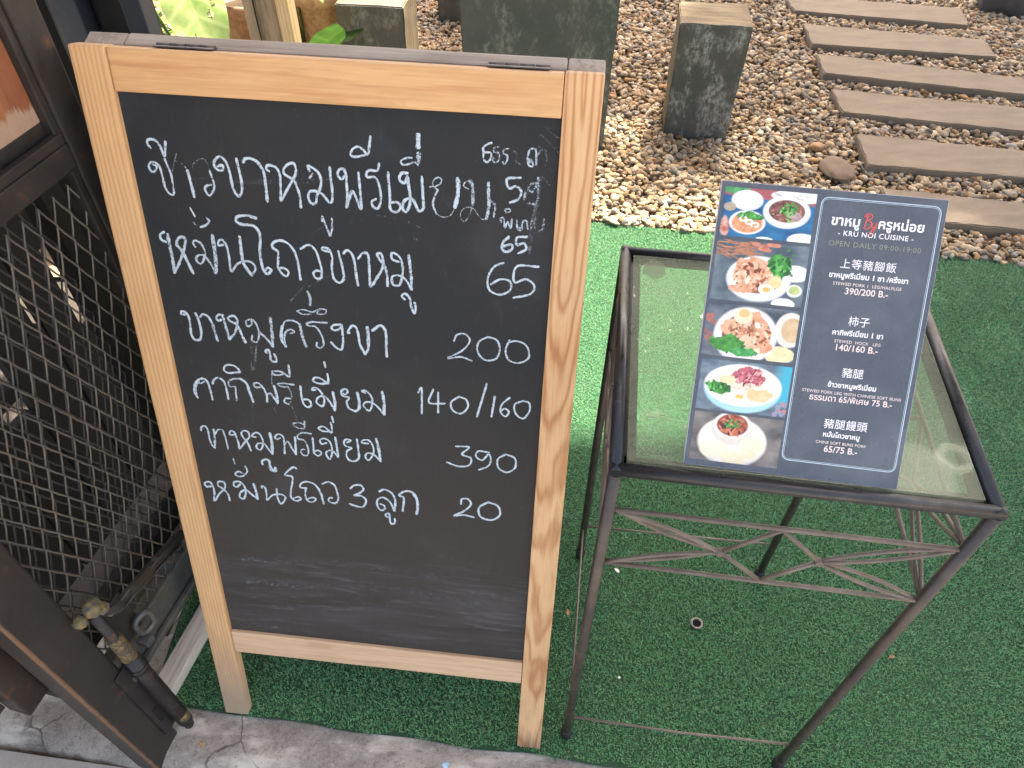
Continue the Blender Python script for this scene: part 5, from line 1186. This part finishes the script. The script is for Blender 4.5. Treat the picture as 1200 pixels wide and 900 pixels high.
def plant(name, label, base, leaves, lm, stem_r=.006):
    t = thing(name, label, 'plant', base)
    for (off, d, L, W, bend) in leaves:
        b0 = Vector(base)+Vector(off); mb = MB()
        if name == 'broad_leaf_plant' and W > .2: leaf_verts(mb, b0, Vector(d), Z, L, W, bend, 60, 24, holes=((.50, -.45, .035, .10), (.42, -.62, .045, .07), (.62, .3, .02, .05)))
        else: leaf_verts(mb, b0, Vector(d), Z, L, W, bend)
        mb.build('leaf', lm, t)
    mb = MB()
    for (off, d, L, W, bend) in leaves:
        b0 = Vector(base)+Vector(off); mid = Vector(base)+Vector((off[0]*.4, off[1]*.4, off[2]*.6)); mb.tube([Vector(base), mid, b0], stem_r, 8)
    mb.build('stem', M['leaf_green'], t); return t
plant('broad_leaf_plant', 'pale broad leaf with insect holes, brightly sunlit behind the chalkboard top', (-1.22, 2.75, -.02),
      [((.06, -.03, .62), (.18, -.26, -.42), .46, .22, .02), ((-.06, .10, .60), (-.4, .1, .2), .34, .17, .4), ((.10, .16, .66), (.35, .5, .1), .36, .18, .5), ((-.1, .0, .5), (-.5, -.2, .2), .3, .15, .4)], M['leaf_pale'])
plant('round_leaf_plant', 'low plant with a rounded mid green leaf beside the short stone block', (-.70, 2.72, -.02),
      [((.02, -.08, .29), (.10, -.14, .30), .20, .15, .15), ((-.04, -.03, .26), (-.25, -.1, .15), .13, .09, .3), ((.06, .02, .30), (.2, .2, .2), .14, .1, .3)], M['leaf_green'], .004)
plant('pale_sprig_plant', 'sunlit lime leaf hanging over the timber stakes', (-.83, 2.95, -.02), [((.02, -.05, .60), (.25, -.10, -.42), .24, .10, .1), ((-.05, .05, .55), (-.3, .2, .2), .22, .1, .3)], M['leaf_pale'], .004)
plant('dark_leaf_plant', 'dark green leaves between the gate frame and the black steel post', (-1.15, 1.75, -.02),
      [((.0+.02*k, -.03*k, .60+.05*k), (math.sin(k*2.1), -.4, .5*math.cos(k)), .20, .075, .35) for k in range(6)], M['leaf_green'], .004)
# ground cover, too fine to count
mb = MB()
for k in range(900):
    p_ = Vector((rng.uniform(-2.1, -1.0), rng.uniform(2.6, 4.4), rng.uniform(-.02, .10))); a_ = rng.uniform(0, 6.28)
    leaf_verts(mb, p_, Vector((math.cos(a_), math.sin(a_), rng.uniform(.1, 1.2))), Z, rng.uniform(.05, .13), rng.uniform(.02, .04), .5, 4, 1)
kind(mb.build('ground_cover', M['leaf_lime']), 'stuff')
mb = MB()
for k in range(1500):
    p_ = Vector((rng.uniform(-2.6, -.95), rng.uniform(2.2, 4.6), rng.uniform(-.02, .06))); a_ = rng.uniform(0, 6.28)
    leaf_verts(mb, p_, Vector((math.cos(a_), math.sin(a_), rng.uniform(.1, 1))), Z, rng.uniform(.04, .11), rng.uniform(.02, .035), .5, 4, 1)
kind(mb.build('ground_cover', M['leaf_green']), 'stuff')
# pots
def pot(name, lb, c, r0, r1, h, mat):
    t = thing(name, lb, 'pot', c); c = Vector(c)
    prof = [(r0, 0), (r1*.97, h*.86), (r1, h*.87), (r1*1.05, h*.88), (r1*1.05, h), (r1*.95, h), (r1*.93, h*.9)]
    n = 40; V = []; F = []
    for (r, z) in prof:
        for k in range(n): a_ = 2*math.pi*k/n; V.append((c.x+r*math.cos(a_), c.y+r*math.sin(a_), c.z+z))
    for i in range(len(prof)-1):
        for k in range(n): F.append((i*n+k, i*n+(k+1) % n, (i+1)*n+(k+1) % n, (i+1)*n+k))
    raw('pot_wall', V, F, mat, True, None, t)
    mb = MB(); mb.poly([(c.x+r1*.93*math.cos(2*math.pi*k/30), c.y+r1*.93*math.sin(2*math.pi*k/30), c.z+h*.9) for k in range(30)]); mb.build('potting_soil', M['soil'], t); return t
pot('clay_pot', 'dark reddish clay pot in shade between the pale leaf and the timber', (-.99, 2.98, 0), .11, .15, .36, M['terracotta'])
pot('bark_pot', 'tan pot with a curled rim between the stake and the stone block', (-.74, 3.06, 0), .10, .155, .38, M['paper_pot'])
# timber
mb = MB(); mb.box(Vector((-.855, 2.60, .36)), Z, Vector((.99, -.12, 0)).normalized(), Vector((.12, .99, 0)).normalized(), (.76, .115, .035), .003, None, 26, .005)
tm = mb.build('timber_plank', M['timber'], None, (-.855, 2.60, 0)); tag(tm, 'rough brown timber plank with a split, upright behind the chalkboard', 'plank')
mb = MB(); mb.box(Vector((-.872, 2.578, .40)), Z, X, Y, (.6, .003, .006), 0, None, 12, .004); cr = mb.build('split', M['dark_timber'], None, (-.855, 2.60, 0)); cr.parent = tm; cr.location = (0, 0, 0)
mb = MB(); mb.box(Vector((-.763, 2.56, .34)), Z, Vector((.96, -.28, 0)).normalized(), Vector((.28, .96, 0)).normalized(), (.72, .046, .046), .003, None, 20, .002)
tag(mb.build('wooden_stake', M['stake'], None, (-.763, 2.56, 0)), 'pale square wooden stake just right of the timber plank', 'stake')

# ================================================================== SMALL THINGS ON THE TURF
mb = MB(); pts = []
for k in range(17):
    a_ = 2*math.pi*k/16; pts.append(Vector((HOLE[0]+.0105*math.cos(a_), HOLE[1]+.0105*math.sin(a_), .0035)))
mb.tube(pts, .0022, 6, False)
hl = mb.build('bolt_sleeve', speck('pale_ground_sleeve', lin(.30, .27, .22), lin(.16, .14, .11), 200, .8), None, (HOLE[0], HOLE[1], 0)); tag(hl, 'small round ground sleeve with a dark hole in the turf under the table', 'ground sleeve')
mb = MB(); mb.poly([(HOLE[0]+.0095*math.cos(2*math.pi*k/16), HOLE[1]+.0095*math.sin(2*math.pi*k/16), -.0012) for k in range(16)]); dk = mb.build('hole', plain('black_hole', lin(.004, .004, .004), 1), None, (HOLE[0], HOLE[1], 0)); dk.parent = hl; dk.location = (0, 0, 0)
def scrap(name, lb, cat, x, y, L, W, mat, seed, z=.004):
    mb = MB(); a_ = seed*1.7; leaf_verts(mb, Vector((x, y, z)), Vector((math.cos(a_), math.sin(a_), .25)), Z, L, W, .4, 6, 2, fold=.5)
    return tag(mb.build(name, mat, None, (x, y, z)), lb, cat)
scrap('dry_leaf', 'small curled tan leaf on the turf between sign and table', 'dry leaf', .122, .680, .016, .007, M['debris'], 1)
scrap('dry_leaf', 'tiny brown leaf on the turf right of the table leg', 'dry leaf', .751, .608, .012, .006, M['debris'], 2)
scrap('dry_leaf', 'yellowish leaf at the far turf edge beside the sign\'s right post', 'dry leaf', .197, 2.03, .022, .012, M['debris'], 4)
scrap('dry_leaf', 'pale bent leaf on the turf near the table\'s left stretcher', 'dry leaf', .231, .778, .014, .006, M['paper_white'], 5)
rock('paper_scrap', 'tiny white bead lying on the turf under the table', 'scrap', (.212, .557, .005), (.0022, .0022, .002), M['paper_white'], 1)
scrap('paint_chip', 'pale blue paint chip on the concrete kerb', 'paint chip', -.107, .4035, .012, .012, M['paper_blue'], 3, .003)
scrap('dry_leaf', 'curled orange brown leaf on the kerb by the gate\'s bolt', 'dry leaf', -.545, .431, .013, .007, M['debris'], 7, .003)

# ================================================================== TREES OVERHEAD (above the frame; they cast the dappled shade)
def tree(name, lb, base, trunk_top, blobs, nleaf, leaf=(.07, .13)):
    t = thing(name, lb, 'tree', base); mb = MB(); base = Vector(base); tt = Vector(trunk_top)
    mb.tube([base, base.lerp(tt, .5)+Vector((.05, -.04, 0)), tt], .1, 12, True, [.13, .10, .08])
    for (c, r) in blobs:
        c = Vector(c); mb.tube([tt, tt.lerp(c, .5)+Vector((0, 0, .15)), c], .03, 8, True, [.05, .035, .012])
    mb.build('trunk', M['bark'], t)
    V = []; F = []; vol = [r[0]*r[1]*r[2] for c, r in blobs]; tot = sum(vol)
    for (c, r), v_ in zip(blobs, vol):
        n = int(nleaf*v_/tot); u = rng.normal(size=(n, 3)); u /= np.linalg.norm(u, axis=1)[:, None]; u *= rng.uniform(.0, 1, n)[:, None]**(1/3)
        P = np.array(c)+u*np.array(r); a_ = rng.uniform(0, 6.28, n); L = rng.uniform(*leaf, n); tl = rng.uniform(-.7, .35, n)
        for p_, aa, l_, t_ in zip(P, a_, L, tl):
            d = Vector((math.cos(aa)*math.cos(t_), math.sin(aa)*math.cos(t_), math.sin(t_))); s_ = d.cross(Z).normalized(); upv = s_.cross(d); b0 = len(V); q = Vector(p_)
            V += [q, q+d*l_*.35+s_*l_*.24-upv*l_*.02, q+d*l_*.75+s_*l_*.17-upv*l_*.08, q+d*l_-upv*l_*.2, q+d*l_*.75-s_*l_*.17-upv*l_*.08, q+d*l_*.35-s_*l_*.24-upv*l_*.02]
            F += [(b0, b0+1, b0+2, b0+3), (b0, b0+3, b0+4, b0+5)]
    raw('crown', [tuple(v) for v in V], F, M['leaf_tree'], False, None, t); return t
# shadow of a point at height h falls at (x-.264h, y-.566h)
tree('shade_tree', 'leafy tree arching over the sign and table', (3.9, 2.4, -.05), (2.9, 2.5, 3.2),
     [((-1.3, 2.1, 3.5), (1.0, .62, .5)), ((-.2, 2.05, 3.6), (1.0, .66, .5)), ((.9, 2.0, 3.6), (1.0, .72, .5)), ((1.9, 2.25, 3.7), (1.0, .8, .5)), ((2.9, 2.5, 3.7), (1.0, .9, .5)), ((.3, 1.3, 3.4), (1.6, .6, .4)), ((1.9, 1.3, 3.4), (1.3, .6, .4)), ((2.3, 3.5, 3.6), (.75, .42, .35)), ((2.7, 4.2, 3.7), (.8, .4, .35))], 13000)
aw = thing('shade_roof', 'unseen grey roof sheet on thin posts, added to shade the sign', 'shade_roof', (.8, 1.3, 0))  # unseen roof, added so its shadow covers the sign and front turf
mb = MB(); mb.box(Vector((.9, 1.88, 3.05)), X, Vector((0, .995, -.1)), Vector((0, .1, .995)), (6.2, 1.9, .02), .002); mb.build('roof_sheet', M['post_steel'], aw)
for q in ((3.9, 1.1), (3.9, 2.7), (-2.15, 1.1), (-2.15, 2.7)):
    mb = MB(); mb.tube([(q[0], q[1], -.05), (q[0], q[1], 3.03-.1*(q[1]-1.88))], .03, 10); mb.build('shade_roof_post', M['post_steel'], aw)
tree('garden_tree', 'tall leafy garden tree dappling the gravel path', (5.4, 8.6, -.05), (4.2, 7.8, 5.2),
     [((2.7, 7.75, 6.8), (2.2, 1.0, 1.1)), ((5.3, 7.3, 7.5), (2.0, 1.2, 1.6)), ((2.5, 6.1, 4.2), (1.4, .8, .4)), ((1.7, 6.6, 4.9), (1.0, .7, .4)), ((2.2, 6.4, 4.3), (1.5, .8, .4)), ((2.9, 5.2, 4.2), (.9, .8, .4)), ((1.75, 4.9, 4.2), (.5, .32, .25)), ((2.35, 4.75, 4.2), (.4, .3, .25)), ((3.3, 3.7, 4.2), (1.1, .9, .5))], 23000, (.11, .19))
bpy.context.view_layer.update()
